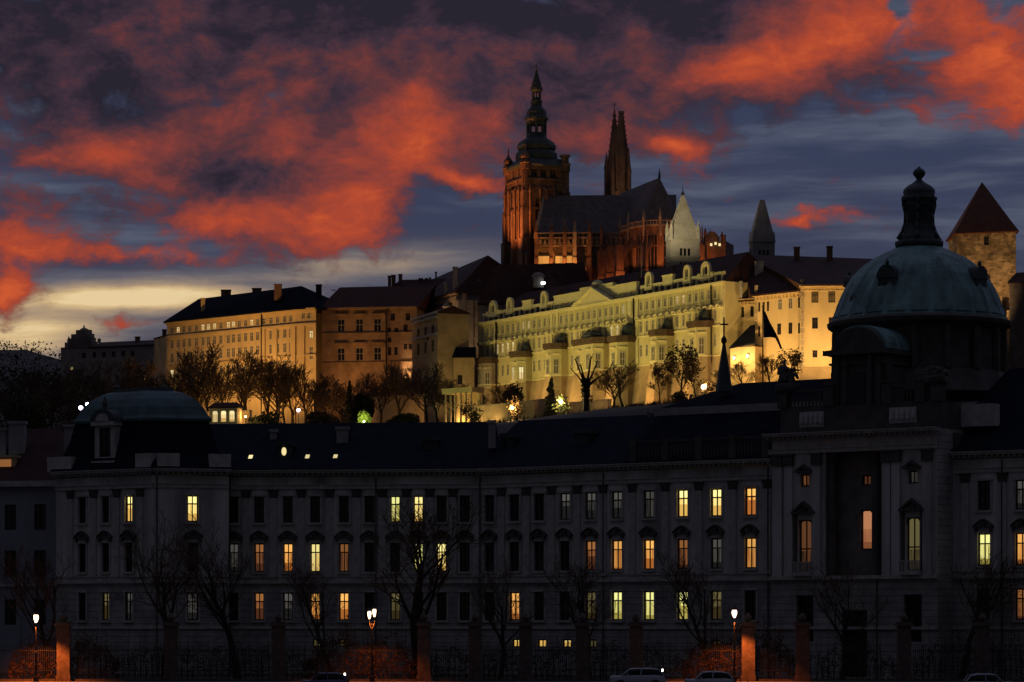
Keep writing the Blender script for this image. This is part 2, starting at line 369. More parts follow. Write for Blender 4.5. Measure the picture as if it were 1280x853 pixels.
def mk_rubble():
    m = mat('rubble_masonry', (.30,.22,.14), var=.6, scale=.35, bump=.5); t = m.node_tree
    b = t.nodes['Principled BSDF']; c = t.nodes.new('ShaderNodeTexCoord')
    v = t.nodes.new('ShaderNodeTexVoronoi'); v.inputs['Scale'].default_value = 1.1; v.feature = 'F1'
    mp = t.nodes.new('ShaderNodeMapping'); mp.inputs['Scale'].default_value = (1,1,1.8); t.links.new(c.outputs['Object'], mp.inputs[0]); t.links.new(mp.outputs[0], v.inputs['Vector'])
    old = b.inputs['Base Color'].links[0].from_socket
    mx = t.nodes.new('ShaderNodeMix'); mx.data_type = 'RGBA'; mx.blend_type = 'MULTIPLY'; mx.inputs[0].default_value = .85
    t.links.new(old, mx.inputs[6])
    hs = t.nodes.new('ShaderNodeSeparateColor'); t.links.new(v.outputs['Color'], hs.inputs[0])
    r = t.nodes.new('ShaderNodeValToRGB'); r.color_ramp.elements[0].color = (.35,.33,.3,1); r.color_ramp.elements[1].color = (1.3,1.25,1.15,1); t.links.new(hs.outputs[0], r.inputs[0])
    t.links.new(r.outputs[0], mx.inputs[7]); t.links.new(mx.outputs[2], b.inputs['Base Color'])
    return m
MT['rubble'] = mk_rubble()

# ------------------------------------------------------------------ window kits (x across, -y outward, z up from the sill)
def winframe(w, h, cols=2, transom=.68, bar=.12, dep=.12, arch=False):
    mb = MB(); a = w/2
    for x0, x1 in ((-a,-a+bar),(a-bar,a)): mb.box(x0,x1,-dep,.02,0,h)
    mb.box(-a+bar,a-bar,-dep,.02,0,bar); mb.box(-a+bar,a-bar,-dep,.02,h-bar,h)
    for k in range(1, cols):
        x = -a+w*k/cols; mb.box(x-bar*.4,x+bar*.4,-dep*.8,.02,bar,h-bar)
    if transom: mb.box(-a+bar,a-bar,-dep*.9,.015,h*transom-bar*.5,h*transom+bar*.5)
    if arch:                                                   # spandrels fill the square hole round an arched light
        for sgn in (-1, 1):
            for k in range(6):
                t0, t1 = math.pi/2*k/6, math.pi/2*(k+1)/6
                p = [(sgn*a*math.cos(t0), h-a+a*math.sin(t0)), (sgn*a*math.cos(t1), h-a+a*math.sin(t1))]
                q = [(sgn*a, h-a+a*math.sin(t0)), (sgn*a, h-a+a*math.sin(t1))]
                mb.loops([(p[0][0],-.25,p[0][1]),(q[0][0],-.25,q[0][1]),(q[1][0],-.25,q[1][1]),(p[1][0],-.25,p[1][1])],
                         [(p[0][0],.02,p[0][1]),(q[0][0],.02,q[0][1]),(q[1][0],.02,q[1][1]),(p[1][0],.02,p[1][1])])
    return mb
def winpane(w, h):
    mb = MB(); mb.box(-w/2+.02, w/2-.02, 0.0, .05, .02, h-.02); return mb
_WK = {}
def kit(key, w, h, fm, pm, **k):
    key = (key, round(w,3), round(h,3), fm.name, pm.name)
    if key not in _WK: _WK[key] = (mesh('window', winframe(w,h,**k), fm), mesh('pane', winpane(w,h), pm))
    return _WK[key]
_WS = {}
def window(root, fac, u, z0, w, h, fm, pm, name='window', rev=.3, d=0.0, simple=False, **k):
    """a window in its opening: frame with a pane under it (one mesh when it is a few pixels only)"""
    loc = fac.pt(u, z0, d-rev)
    if simple:
        key = (round(w,3), round(h,3), fm.name, pm.name, str(k))
        if key not in _WS:
            mb = winframe(w,h,**k); pn = winpane(w,h); n = len(mb.v)
            mb.v += pn.v; mb.f += [tuple(i+n for i in f) for f in pn.f]; mb.m += [1]*len(pn.f)
            _WS[key] = mesh(name, mb, [fm, pm])
        return inst(name, _WS[key], root, loc, fac.ang)
    a, b = kit(str(k), w, h, fm, pm, **k)
    o = inst(name, a, root, loc, fac.ang)
    p = bpy.data.objects.new('pane', b); C.objects.link(p); p.parent = o
    return o
def hole(u, z0, w, h): return (u-w/2, u+w/2, z0, z0+h)
# ------------------------------------------------------------------ ground, road, hillside
def struct(name, mb, m, smooth=False): return tag(obj(name, mb, m, None, smooth), kind='structure')
def yline(x):
    if x < -60: return 850-(x+60)*.92
    if x < -8.7: return 850-(x+60)*.53
    if x < 52: return 823-1.7*(x+8.7)
    return max(700, 720-(x-52)*.12)
def hz(x, y):
    d = yline(x)-y
    if d >= 0:
        z = 59-.08*min(d,30)-.068*max(0,d-30)
        z = max(z, 0.0) if y > 420 else 0
        if y <= 420: z = 0
        else: z = z*min(1,(y-420)/120)**.8
    else:
        z = 59+min(26, -d*.22)
        if y > 1000: z += min(60, (y-1000)*.11)*min(1, max(0,(-x-40)/200))
    return z
mb = MB()
xs = [-1500,-1000,-700,-500,-400]+list(range(-320,321,10))+[400,500,700,1000,1500]
ys = [-150,0,150,240,275,300,340,380,420]+list(range(430,1101,10))+[1150,1200,1300,1500,1900,2600,3500]
idx = {}
for j, y in enumerate(ys):
    for i, x in enumerate(xs):
        idx[i,j] = len(mb.v); z = hz(x,y)
        if y > 420: z += (mnoise.noise((x*.03, y*.03, 1.7))*1.2+mnoise.noise((x*.09, y*.09, 5))*.5)*min(1,(y-420)/60)
        mb.v.append((x,y,z-.02))
for j in range(len(ys)-1):
    for i in range(len(xs)-1):
        mb.f.append((idx[i,j], idx[i+1,j], idx[i+1,j+1], idx[i,j+1])); mb.m.append(0)
struct('ground', mb, MT['earth'], True)
mb = MB(); mb.box(-160,160,224,250.5,-.3,.0); struct('road', mb, MT['asphalt'])
mb = MB(); mb.box(-160,160,250.5,250.8,-.3,.125); struct('kerb', mb, MT['kerb'])
mb = MB(); mb.box(-160,160,250.8,257.2,-.3,.12); struct('pavement', mb, MT['paving'])
mb = MB(); mb.box(-160,160,257.8,268,-.3,.10); tag(obj('lawn', mb, MT['grass']), kind='structure')
mb = MB()
for k in range(-26, 27): mb.box(k*6-1.5, k*6+1.5, 237.9,238.05,-.1,.004)
struct('road_marking', mb, MT['paint'])

# ------------------------------------------------------------------ the long academy in front
DK = {'.':'pane','B':'lit_bright','A':'lit_amber','D':'lit_dim','G':'lit_green','g':'lit_grey','R':'lit_rose','F':'lit_faint'}
acad = empty('academy_palace', (10, 285, 0), 'long grey neo-baroque palace with green copper dome and rows of windows along the street', 'palace')
R1, R2, R3 = (15.05, 2.6), (10.15, 2.85), (5.35, 2.75)
hood_mb = MB()                                               # hood over the middle windows: a cornice with raised, curved middle
for x0, x1, z0, z1 in ((-.95,.95,0,.16),(-.8,-.6,-.35,0),(.6,.8,-.35,0)): hood_mb.box(x0,x1,-.32,0,z0,z1)
prev = None
for k in range(9):
    t = -1+k/4; p = (t*.95, .16+.62*(1-abs(t)**1.6))
    if prev: hood_mb.loops([(prev[0],-.36,prev[1]-.14),(p[0],-.36,p[1]-.14),(p[0],-.36,p[1]),(prev[0],-.36,prev[1])],
                           [(prev[0],0,prev[1]-.14),(p[0],0,p[1]-.14),(p[0],0,p[1]),(prev[0],0,prev[1])])
    prev = p
hood_mb.lathe(0,-.12,[(.02,.05),(.26,.2),(.3,.4),(.02,.62)],8)
HOOD = mesh('window_hood', hood_mb, MT['darktrim'])
pil_mb = MB(); pil_mb.box(-.36,.36,-.16,0,9.9,17.5); pil_mb.box(-.44,.44,-.22,0,9.6,9.9)
PIL = mesh('pilaster', pil_mb, MT['trim'])
cap_mb = MB(); cap_mb.prism([(-.38,-.18),(.38,-.18),(.38,0),(-.38,0)],17.5,18.25,0,1.35,(0,0)); cap_mb.box(-.54,.54,-.3,0,18.25,18.36)
CAP = mesh('capital', cap_mb, MT['darktrim'])
def entab(fac, root, z0, ztop, proj, u0=0, u1=None, md=None):
    """architrave, frieze, dentils and cornice"""
    if u1 is None: u1 = fac.L
    mb = MB(); h = ztop-z0
    fac.box(mb, u0,u1,z0,z0+.2*h,-.3,.12); fac.box(mb,u0,u1,z0+.2*h,z0+.24*h,-.3,.2)
    fac.box(mb, u0,u1,z0+.70*h,z0+.74*h,-.3,.3)
    fac.box(mb, u0-.1,u1+.1,z0+.84*h,z0+.95*h,-.3,proj*.85); fac.box(mb,u0-.15,u1+.15,z0+.95*h,ztop,-.3,proj)
    n = int((u1-u0)/.52)
    for k in range(n):
        u = u0+(k+.5)*(u1-u0)/n; fac.box(mb,u-.14,u+.14,z0+.74*h,z0+.84*h,-.2,proj*.6)
    return obj('cornice', mb, MT['trim'], root)
def acad_wing(fac, cols, wid, base=(), pil=True, ends=True):
    us = [(fac.up(px), c) for px, c in cols]
    holes = []
    for u, c in us:
        for z, h in (R1, R2, R3): holes.append(hole(u, z, wid, h))
    bh = [hole(fac.up(px), 2.7, 1.0, .8) for px, c in base]
    mb = MB(); fac.wall(mb, 9.1, 19.6, [h for h in holes if h[2] > 9], .32); obj('wall', mb, MT['stone'], acad)
    mb = MB(); fac.wall(mb, -.4, 9.1, [h for h in holes if h[2] < 9]+bh, .32); fac.shell(mb,-.4,19.9,15); obj('ground_storey', mb, MT['rust'], acad)
    mb = MB()
    fac.box(mb, 0,fac.L,9.0,9.3,0,.22); fac.box(mb, 0,fac.L,9.62,9.8,0,.14); fac.box(mb,0,fac.L,4.5,4.75,0,.15)
    for u, c in us:
        for z, h in (R1, R2, R3):
            fac.box(mb,u-wid/2-.18,u+wid/2+.18,z-.22,z-.02,0,.24)
            for sgn in (-1,1):
                a = u+sgn*(wid/2+.1); fac.box(mb,a-.1,a+.1,z,z+h+.12,0,.08)
            fac.box(mb,u-wid/2-.24,u+wid/2+.24,z+h+.02,z+h+.2,0,.16)
    obj('string_course', mb, MT['trim'], acad)
    for u, c in us:
        for (z, h), ch in zip((R1,R2,R3), c):
            window(acad, fac, u, z, wid, h, MT['framed'], MT[DK[ch]])
        inst('window_hood', HOOD, acad, fac.pt(u, 13.5, 0), fac.ang)
    for px, c in base: window(acad, fac, fac.up(px), 2.7, 1.0, .8, MT['framed'], MT[DK[c]], 'basement_window', transom=0)
    if pil:
        uu = sorted(u for u, c in us); mids = [(a+b)/2 for a, b in zip(uu, uu[1:])]
        if ends: mids = [uu[0]-(uu[1]-uu[0])/2]+mids+[uu[-1]+(uu[-1]-uu[-2])/2]
        for u in mids:
            if .5 < u < fac.L-.5:
                p = inst('pilaster', PIL, acad, fac.pt(u,0,0), fac.ang)
                c = bpy.data.objects.new('capital', CAP); C.objects.link(c); c.parent = p
    entab(fac, acad, 18.37, 20.25, .85)
PV1 = Fac(XY(70,305), XY(192,297.5)); PV2 = Fac(XY(192,297.5), XY(286,299.5))
MID = Fac(XY(284,302), XY(600,299)); RW = Fac(XY(600,299), XY(966,280))
RIS = Fac(XY(965,277.8), XY(1172,267.5)); RR = Fac(XY(1170,270.6), XY(1345,263.6))
acad_wing(PV1, [(103,'...'),(132,'..F'),(161,'B.g')], 1.0)
acad_wing(PV2, [(241,'B.g')], 1.1, pil=False)
acad_wing(MID, [(292,'.g.'),(324,'.DD'),(360,'.Ag'),(394,'.BA'),(430,'.DA'),(462,'...'),(494,'G.F'),(523,'BG.'),(552,'.B.'),(581,'...')], 1.0, [(397,'F'),(430,'F')])
acad_wing(RW, [(612,'...'),(643,'..A'),(674,'...'),(706,'g..'),(738,'gDF'),(771,'gAG'),(811,'gAG'),(853,'BDG'),(895,'BgF'),(938,'AA.')], 1.2,
          [(645,'B'),(677,'B'),(708,'B'),(740,'F'),(895,'F')])
acad_wing(RR, [(1230,'.G.'),(1277,'gAD'),(1322,'...')], 1.2)

# entrance risalit
uc0, uc1 = RIS.up(1032), RIS.up(1102)
ul, ur, um = RIS.up(1006), RIS.up(1141), RIS.up(1083, -1.8)
side = [hole(u, 9.75, 1.35, 4.7) for u in (ul, ur)]+[hole(u, 17.45, .95, 1.15) for u in (ul, ur)]
mb = MB()
RIS.wall(mb, 9.1, 20.5, [h for h in side if h[0] < uc0], .4, 0, uc0); obj('wall', mb, MT['stone'], acad); mb = MB(); RIS.wall(mb, 9.1, 20.5, [h for h in side if h[0] > uc1], .4, uc1, RIS.L)
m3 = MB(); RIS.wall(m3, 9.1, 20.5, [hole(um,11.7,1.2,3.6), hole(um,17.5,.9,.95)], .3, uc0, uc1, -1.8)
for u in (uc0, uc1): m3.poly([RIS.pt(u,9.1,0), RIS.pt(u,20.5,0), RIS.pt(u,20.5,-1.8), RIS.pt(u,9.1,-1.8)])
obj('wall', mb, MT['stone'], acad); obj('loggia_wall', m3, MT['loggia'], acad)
mb = MB(); RIS.wall(mb, -.4, 9.1, [hole(u, 3.4, 1.8, 4.2) for u in (ul, ur)]+[hole(RIS.up(1068), .2, 2.6, 6.0)], .5); RIS.shell(mb, -.4, 22.3, 14)
RIS.box(mb, uc0, uc1, 8.95, 9.1, -1.8, 0); obj('ground_storey', mb, MT['rust'], acad)
for u, ch in ((ul,'lit_brown'), (ur,'lit_faint')):
    window(acad, RIS, u, 9.75, 1.35, 4.7, MT['framed'], MT[ch], rev=.4, arch=True, transom=.44)
    window(acad, RIS, u, 17.45, .95, 1.15, MT['framed'], MT['lit_grey' if ch == 'lit_faint' else 'lit_dim'], rev=.4, transom=0)
    window(acad, RIS, u, 3.4, 1.8, 4.2, MT['framed'], MT['pane'], rev=.5, arch=True, transom=.6)
window(acad, RIS, um, 11.7, 1.2, 3.6, MT['framed'], MT['lit_rose'], d=-1.8, arch=True, cols=1, transom=0)
window(acad, RIS, um, 17.5, .9, .95, MT['framed'], MT['lit_dim'], d=-1.8, transom=0)
mb = MB(); u = RIS.up(1068); RIS.box(mb,u-1.3,u+1.3,.2,6.2,-.6,-.5)
for k in range(4): RIS.box(mb,u-1.2+k*.63,u-.7+k*.63,.6,4.2,-.5,-.46)
obj('entrance_door', mb, MT['framed'], acad)
mb = MB(); RIS.box(mb,0,RIS.L,9.0,9.35,0,.35); RIS.box(mb,0,RIS.L,4.5,4.75,0,.18)
for u in (ul, ur): RIS.box(mb,u-1.0,u+1.0,9.35,9.6,0,.7)
obj('string_course', mb, MT['trim'], acad)
for u in (ul, ur):
    mb = MB()                                              # gabled hoods over the tall and the small windows
    for zz, w, hh in ((15.0,1.25,1.15),(18.75,.85,.75)):
        RIS.box(mb,u-w,u+w,zz,zz+.18,0,.45)
        for s2 in (-1,1):
            mb.loops([RIS.pt(u+s2*w,zz+.18,.45),RIS.pt(u,zz+hh,.45),RIS.pt(u,zz+hh-.25,.45),RIS.pt(u+s2*(w-.3),zz+.18,.45)],
                     [RIS.pt(u+s2*w,zz+.18,0),RIS.pt(u,zz+hh,0),RIS.pt(u,zz+hh-.25,0),RIS.pt(u+s2*(w-.3),zz+.18,0)])
        RIS.box(mb,u-.3,u+.3,zz+.2,zz+hh-.3,0,.25)
        if zz == 15.0:
            for s2 in (-1,1): RIS.box(mb,u+s2*.95-.14,u+s2*.95+.14,9.7,15,0,.12)
        obj('window_hood', mb, MT['darktrim'], acad); mb = MB()
    mb = MB()                                              # small balcony
    RIS.box(mb,u-1.05,u+1.05,10.5,10.62,.5,.68)
    for k in range(9): RIS.box(mb,u-1.0+k*.25-.05,u-1.0+k*.25+.05,9.6,10.5,.54,.64)
    obj('balcony_railing', mb, MT['trim'], acad)
for px in (974, 987, 1022, 1109, 1121, 1160):
    u = RIS.up(px); mb = MB(); RIS.box(mb,u-.42,u+.42,9.35,19.4,0,.28); p = obj('pilaster', mb, MT['stone'], acad)
    mb = MB(); RIS.box(mb,u-.5,u+.5,19.4,20.45,0,.42); RIS.box(mb,u-.62,u+.62,20.3,20.5,0,.5); obj('capital', mb, MT['darktrim'], p)
for px in (1040, 1096):
    u = RIS.up(px,-.8); c = RIS.pt(u,0,-.8); mb = MB(); mb.lathe(c.x,c.y,[(.62,9.1),(.62,9.4),(.46,9.6),(.46,14),(.40,19.4)],14); p = obj('column', mb, MT['darktrim'], acad, True)
    mb = MB(); mb.lathe(c.x,c.y,[(.42,19.4),(.65,20.3),(.65,20.5)],8); obj('capital', mb, MT['darktrim'], p)
entab(RIS, acad, 20.5, 22.35, 1.0, -.35)
def balusters(fac, mb, u0, u1, z0, z1, d, step=.36):
    fac.box(mb,u0,u1,z1-.18,z1,d-.18,d+.18); fac.box(mb,u0,u1,z0,z0+.15,d-.18,d+.18)
    n = max(2, int((u1-u0)/step))
    for k in range(n):
        u = u0+(k+.5)*(u1-u0)/n; c = fac.pt(u,0,d); mb.lathe(c.x,c.y,[(.06,z0+.15),(.12,z0+.4*(z1-z0)),(.05,z1-.18)],5,caps=False)
mb = MB(); RIS.box(mb,.05,RIS.L-.05,20.55,22.2,-1.2,.06); obj('frieze', mb, MT['trim'], acad)
mb = MB()
RIS.box(mb,.6,RIS.L,22.3,24.7,-9,-.5)
for px in (978, 1036, 1108, 1150, 1170):
    u = RIS.up(px,-.5); RIS.box(mb,u-.5,u+.5,24.7,26.6,-1.4,-.4)
    RIS.box(mb,u-.6,u+.6,26.6,26.85,-1.5,-.3)
obj('attic', mb, MT['darktrim'], acad)
mb = MB()
for a, b in ((1000,1030),(1112,1146)):
    u0, u1 = RIS.up(a,-.5), RIS.up(b,-.5); RIS.box(mb,u0,u1,22.9,24.3,-.5,-.42)
    for k in range(5):
        uu = u0+(k+.5)*(u1-u0)/5; c = RIS.pt(uu,0,-.36); mb.lathe(c.x,c.y,[(.05,23.0),(.25,23.3),(.2,23.8),(.05,24.15)],7)
    obj('relief_panel', mb, MT['trim'], acad); mb = MB()
for a, b in ((982,1032),(1112,1146),(1153,1167)):
    mb = MB(); balusters(RIS, mb, RIS.up(a,-.8), RIS.up(b,-.8), 24.7, 26.3, -.8); obj('balustrade', mb, MT['darktrim'], acad)
# gable in front of the drum
ug0, ug1 = RIS.up(1041,-1), RIS.up(1104,-1); ugc = (ug0+ug1)/2; gw = (ug1-ug0)/2
mb = MB(); RIS.box(mb,ug0,ug1,24,29.4,-6,-1.0); RIS.box(mb,ug0-.7,ug1+.4,29.3,29.75,-6,-.4); RIS.box(mb,ug0-.3,ug1+.2,28.4,28.6,-6,-.8)
for px in (1046,1057,1088,1099):
    u = RIS.up(px,-1); RIS.box(mb,u-.24,u+.24,24.2,29.3,-1,-.75)
pts = [RIS.pt(ugc+gw*math.cos(math.pi*k/12), 29.75+2.0*math.sin(math.pi*k/12), -.7) for k in range(13)]
mb.loops(pts, [p-Vector((RIS.n.x,RIS.n.y,0))*5.5 for p in pts])
for s2, uu in ((-1,ug0),(1,ug1)):                          # scroll at each side
    for k in range(6):
        t = k/6; RIS.box(mb,uu+s2*(.05),uu+s2*(.05+1.5*(1-t)**2+.1) if s2 > 0 else uu-.05,24+t*4.6,24+(t+1/6)*4.6,-2.4,-1.2) if s2 > 0 else RIS.box(mb,uu-(.15+1.5*(1-t)**2),uu,24+t*4.6,24+(t+1/6)*4.6,-2.4,-1.2)
obj('gable', mb, MT['darktrim'], acad)
mb = MB()
pts = [RIS.pt(ugc+(gw+.25)*math.cos(math.pi*k/12), 29.8+2.2*math.sin(math.pi*k/12), -1.2) for k in range(13)]
mb.loops(pts, [p-Vector((RIS.n.x,RIS.n.y,0))*5.5 for p in pts]); obj('gable_roof', mb, MT['copper'], acad)
mb = MB(); RIS.box(mb,ugc-.75,ugc+.75,24.6,27.7,-1,-.9); obj('gable_window', mb, MT['pane'], acad)
# dome
DC = Vector((38.0, 283.0)); kx = 283/F
mb = MB(); mb.lathe(DC.x,DC.y,[(8.9,26.2),(8.3,27.6),(7.95,28.3)],16,0,.2); mb.lathe(DC.x,DC.y,[(7.7,28.2),(7.7,32.3)],16,0,.2)
for k in range(16):
    a = .2+2*math.pi*k/16; p = (DC.x+7.75*math.cos(a), DC.y+7.75*math.sin(a)); mb.lathe(p[0],p[1],[(.42,28.3),(.38,32.3)],6)
mb.lathe(DC.x,DC.y,[(7.9,32.2),(8.5,32.6),(8.6,32.95),(8.25,33.2)],32); obj('drum', mb, MT['darktrim'], acad)
mb = MB()
for k in range(8):
    a = .2+2*math.pi*(k+.5)/8; t = Vector((-math.sin(a), math.cos(a))); n = Vector((math.cos(a), math.sin(a))); c = DC+n*7.5
    f2 = Fac(c-t*.7, c+t*.7); mb = MB(); f2.box(mb,0,1.4,28.9,31.6,-.1,.16); obj('drum_window', mb, MT['pane'], acad)
prof = [(108,403),(106,398),(103,390),(99.5,380),(95,369),(90,359),(84,349),(75,338.5),(66,330.5),(55,323),(44,317.5),(34,313),(28,310)]
dprof = [(r*kx, Zp(y,283)) for r, y in prof]
mb = MB(); nS = 120; rings = []
for r, z in dprof: rings.append([(DC.x+r*(1.022 if k % 5 == 0 else 1)*math.cos(2*math.pi*k/nS), DC.y+r*(1.022 if k % 5 == 0 else 1)*math.sin(2*math.pi*k/nS), z) for k in range(nS)])
for a, b in zip(rings, rings[1:]): mb.loops(a, b, 0, False, False)
mb.lathe(DC.x,DC.y,[(r+.12,z) for r, z in dprof[1:3]],48)
dome = obj('dome', mb, MT['copper'], acad)
for a in (-33, 47, 127, -113, -62):
    small = a == -62
    ar = math.radians(a-90); n = Vector((math.cos(ar), math.sin(ar))); t = Vector((-n.y, n.x)); sc = .62 if small else 1
    zb = Zp(399 if small else 381, 283); rr = 7.35 if small else 6.95
    f2 = Fac(DC+n*rr-t*.85*sc, DC+n*rr+t*.85*sc); mb = MB(); w2 = 1.7*sc
    f2.box(mb,0,w2,zb,zb+1.9*sc,-2.2,0); f2.box(mb,-.12,w2+.12,zb+1.85*sc,zb+2.02*sc,-2.2,.12)
    pts = [f2.pt(w2/2+w2*.55*math.cos(math.pi*k/8), zb+2.02*sc+w2*.62*math.sin(math.pi*k/8), .1) for k in range(9)]
    mb.loops(pts, [p-Vector((n.x,n.y,0))*2.6 for p in pts])
    c = f2.pt(w2/2,0,-.2); mb.lathe(c.x,c.y,[(.1,zb+3.0*sc),(.2,zb+3.25*sc),(.03,zb+3.6*sc)],6)
    lu = obj('lucarne', mb, MT['copperd'], acad)
    mb = MB(); pts = [f2.pt(w2/2+.42*sc*math.cos(math.pi*k/6), zb+1.0*sc+.52*sc*math.sin(math.pi*k/6), .015) for k in range(12)]
    mb.loops([p-Vector((n.x,n.y,0))*.05 for p in pts], pts); obj('pane', mb, MT['pane'], lu)
lp = [(30,309),(31,306),(31,303),(26,301),(27,298),(22,294),(19,287),(17.5,279),(16.5,270),(17,264),(20,259),(20.5,255),(19,253),(23,250),(23,248),(19,246),(20.5,241),(20,238),(15,233),(9,229.5),(5,226.5),(3,224)]
mb = MB(); mb.lathe(DC.x,DC.y,[(r*kx,Zp(y,283)) for r,y in lp],12,0,.13)
for k in range(6):
    a = .3+2*math.pi*k/6; mb.path([(DC.x+r*kx*math.cos(a), DC.y+r*kx*math.sin(a), Zp(y,283)) for r,y in ((29,300),(22.5,290),(19.5,280),(19,268),(21,257),(21,246))],[.18,.16,.13,.13,.2,.16],5)
la = obj('lantern', mb, MT['copperd'], acad, True)
mb = MB(); mb.lathe(DC.x,DC.y,[(3*kx,Zp(226,283)),(3.6*kx,Zp(223.5,283)),(7.5*kx,Zp(219,283)),(8*kx,Zp(216,283)),(6*kx,Zp(212.5,283)),(2.5*kx,Zp(210.5,283)),(1.2*kx,Zp(208.5,283))],10); obj('finial', mb, MT['copperd'], la, True)
for k in range(6):
    a = .3+math.pi/6+2*math.pi*k/6; n = Vector((math.cos(a), math.sin(a))); t = Vector((-n.y,n.x)); f2 = Fac(DC+n*1.27-t*.3, DC+n*1.27+t*.3)
    mb = MB(); f2.box(mb,0,.6,Zp(286,283),Zp(268,283),-.1,.03); obj('lantern_window', mb, MT['pane'], la)
# roofs of the wings
mb = MB(); MID.roof(mb,20.35,25.45,16,0,0,.55,-9); obj('roof', mb, MT['slate'], acad)
uR = RW.up(800,-3)
mb = MB(); RW.roof(mb,20.35,25.5,16,0,0,.5,-.4,uR); obj('roof', mb, MT['slate'], acad)
mb = MB(); RW.roof(mb,20.35,25.8,12,1,0,.3,uR,RW.L+6,0,.5); obj('roof', mb, MT['slate2'], acad)
mb = MB(); RW.box(mb,uR+.2,RW.L+5,25.1,25.85,-14,-5.2); obj('roof_ledge', mb, MT['whitebrick'], acad)
u1 = RW.up(842,-7)
mb = MB(); RW.roof(mb,25.9,28.3,9,6,0,.3,u1,RW.L+7,-5.6); obj('roof', mb, MT['slate2'], acad)
mb = MB(); balusters(RW, mb, RW.up(792), RW.L-.3, 20.3, 22.4, -.1)
for px in (792,832,874,916,957): u = RW.up(px); RW.box(mb,u-.35,u+.35,20.3,22.6,-.4,.2)
obj('balustrade', mb, MT['darktrim'], acad)
mb = MB(); RR.roof(mb,20.35,28.4,19,3,0,.4,0,RR.L+8,0,.55); obj('roof', mb, MT['slate2'], acad)
mb = MB(); u0,u1 = RR.up(1191),RR.up(1233); RR.box(mb,u0,u1,22.6,24.6,-3,-1.5); obj('parapet', mb, MT['trim'], acad)
# left pavilion roof
base = [PV1.pt(-.4,0,.5), PV2.pt(-.1,0,.5), PV2.pt(PV2.L+.4,0,.5), PV2.pt(PV2.L+.4,0,-15), PV1.pt(-.4,0,-15)]
pc = Vector(XY(180, 306))
def ring(s, z): return [(pc.x+(p.x-pc.x)*s, pc.y+(p.y-pc.y)*s, z) for p in base]
mb = MB(); lv = [(1.0,20.3),(.87,21.6),(.78,23.4),(.73,25.1)]
for a, b in zip(lv, lv[1:]): mb.loops(ring(*a), ring(*b), 0, True, True)
obj('mansard', mb, MT['slate2'], acad)
mb = MB(); lv = [(.76,25.1),(.76,25.35),(.72,25.7),(.66,26.6),(.57,27.4),(.45,28.05),(.33,28.35)]
for a, b in zip(lv, lv[1:]): mb.loops(ring(*a), ring(*b), 0, True, True)
obj('pavilion_dome', mb, MT['copperp'], acad)  # darker tone than the main dome's copper
mb = MB(); mb.loops(ring(.34,28.3), ring(.33,28.65), 0)
for q in ((206,306),(146,306)):
    x, y = XY(*q); mb.lathe(x,y,[(.25,28.5),(.35,28.9),(.12,29.1),(.05,30.1)],8)
obj('roof_crest', mb, MT['copperd'], acad)
um = PV1.up(131,-.3); mb = MB(); w2 = 1.35
PV1.wall(mb,20.5,25.0,[hole(um,21.6,1.5,2.9)],.25,um-w2,um+w2,-.3); PV1.shell(mb,20.5,25.0,4,0,um-w2,um+w2,-.3)
PV1.box(mb,um-w2-.2,um+w2+.2,20.4,21.2,-.4,0); PV1.box(mb,um-w2-.2,um+w2+.2,24.7,25.1,-4,.1); dm = obj('dormer', mb, MT['trim'], acad)
window(dm, PV1, um, 21.6, 1.5, 2.9, MT['framed'], MT['pane'], d=-.3, rev=.2)
mb = MB(); pts = [PV1.pt(um+(w2+.3)*math.cos(math.pi*k/10), 25.1+1.25*math.sin(math.pi*k/10), .1) for k in range(11)]
mb.loops(pts, [p-Vector((PV1.n.x,PV1.n.y,0))*4 for p in pts]); c = PV1.pt(um,0,-.3); mb.lathe(c.x,c.y,[(.3,26.2),(.2,26.6),(.3,26.9),(.05,27.6)],7); obj('dormer_roof', mb, MT['copperd'], dm)
mb = MB(); pts = [PV1.pt(um+.85*math.cos(math.pi*k/10), 25.15+.75*math.sin(math.pi*k/10), .16) for k in range(11)]
mb.loops(pts, [p-Vector((PV1.n.x,PV1.n.y,0))*.1 for p in pts]); obj('dormer_tympanum', mb, MT['trim'], dm)
for fac, a, b in ((PV1,62,92),(PV2,196,224),(PV2,261,288),(PV1,172,191)):
    mb = MB(); fac.box(mb,fac.up(a),fac.up(b),20.3,21.75,-.5,.35); obj('parapet', mb, MT['trim'], acad)
for f, px in ((PV2,196),(MID,288),(MID,470),(RW,601),(RW,755),(RW,961),(RIS,1097),(RR,1177),(RR,1253)):
    u = f.up(px); p = f.pt(u,0,.16); mb = MB(); mb.tube((p.x,p.y,0),(p.x,p.y,19.5),.075,.075,6); obj('downpipe', mb, MT['darktrim'], acad)
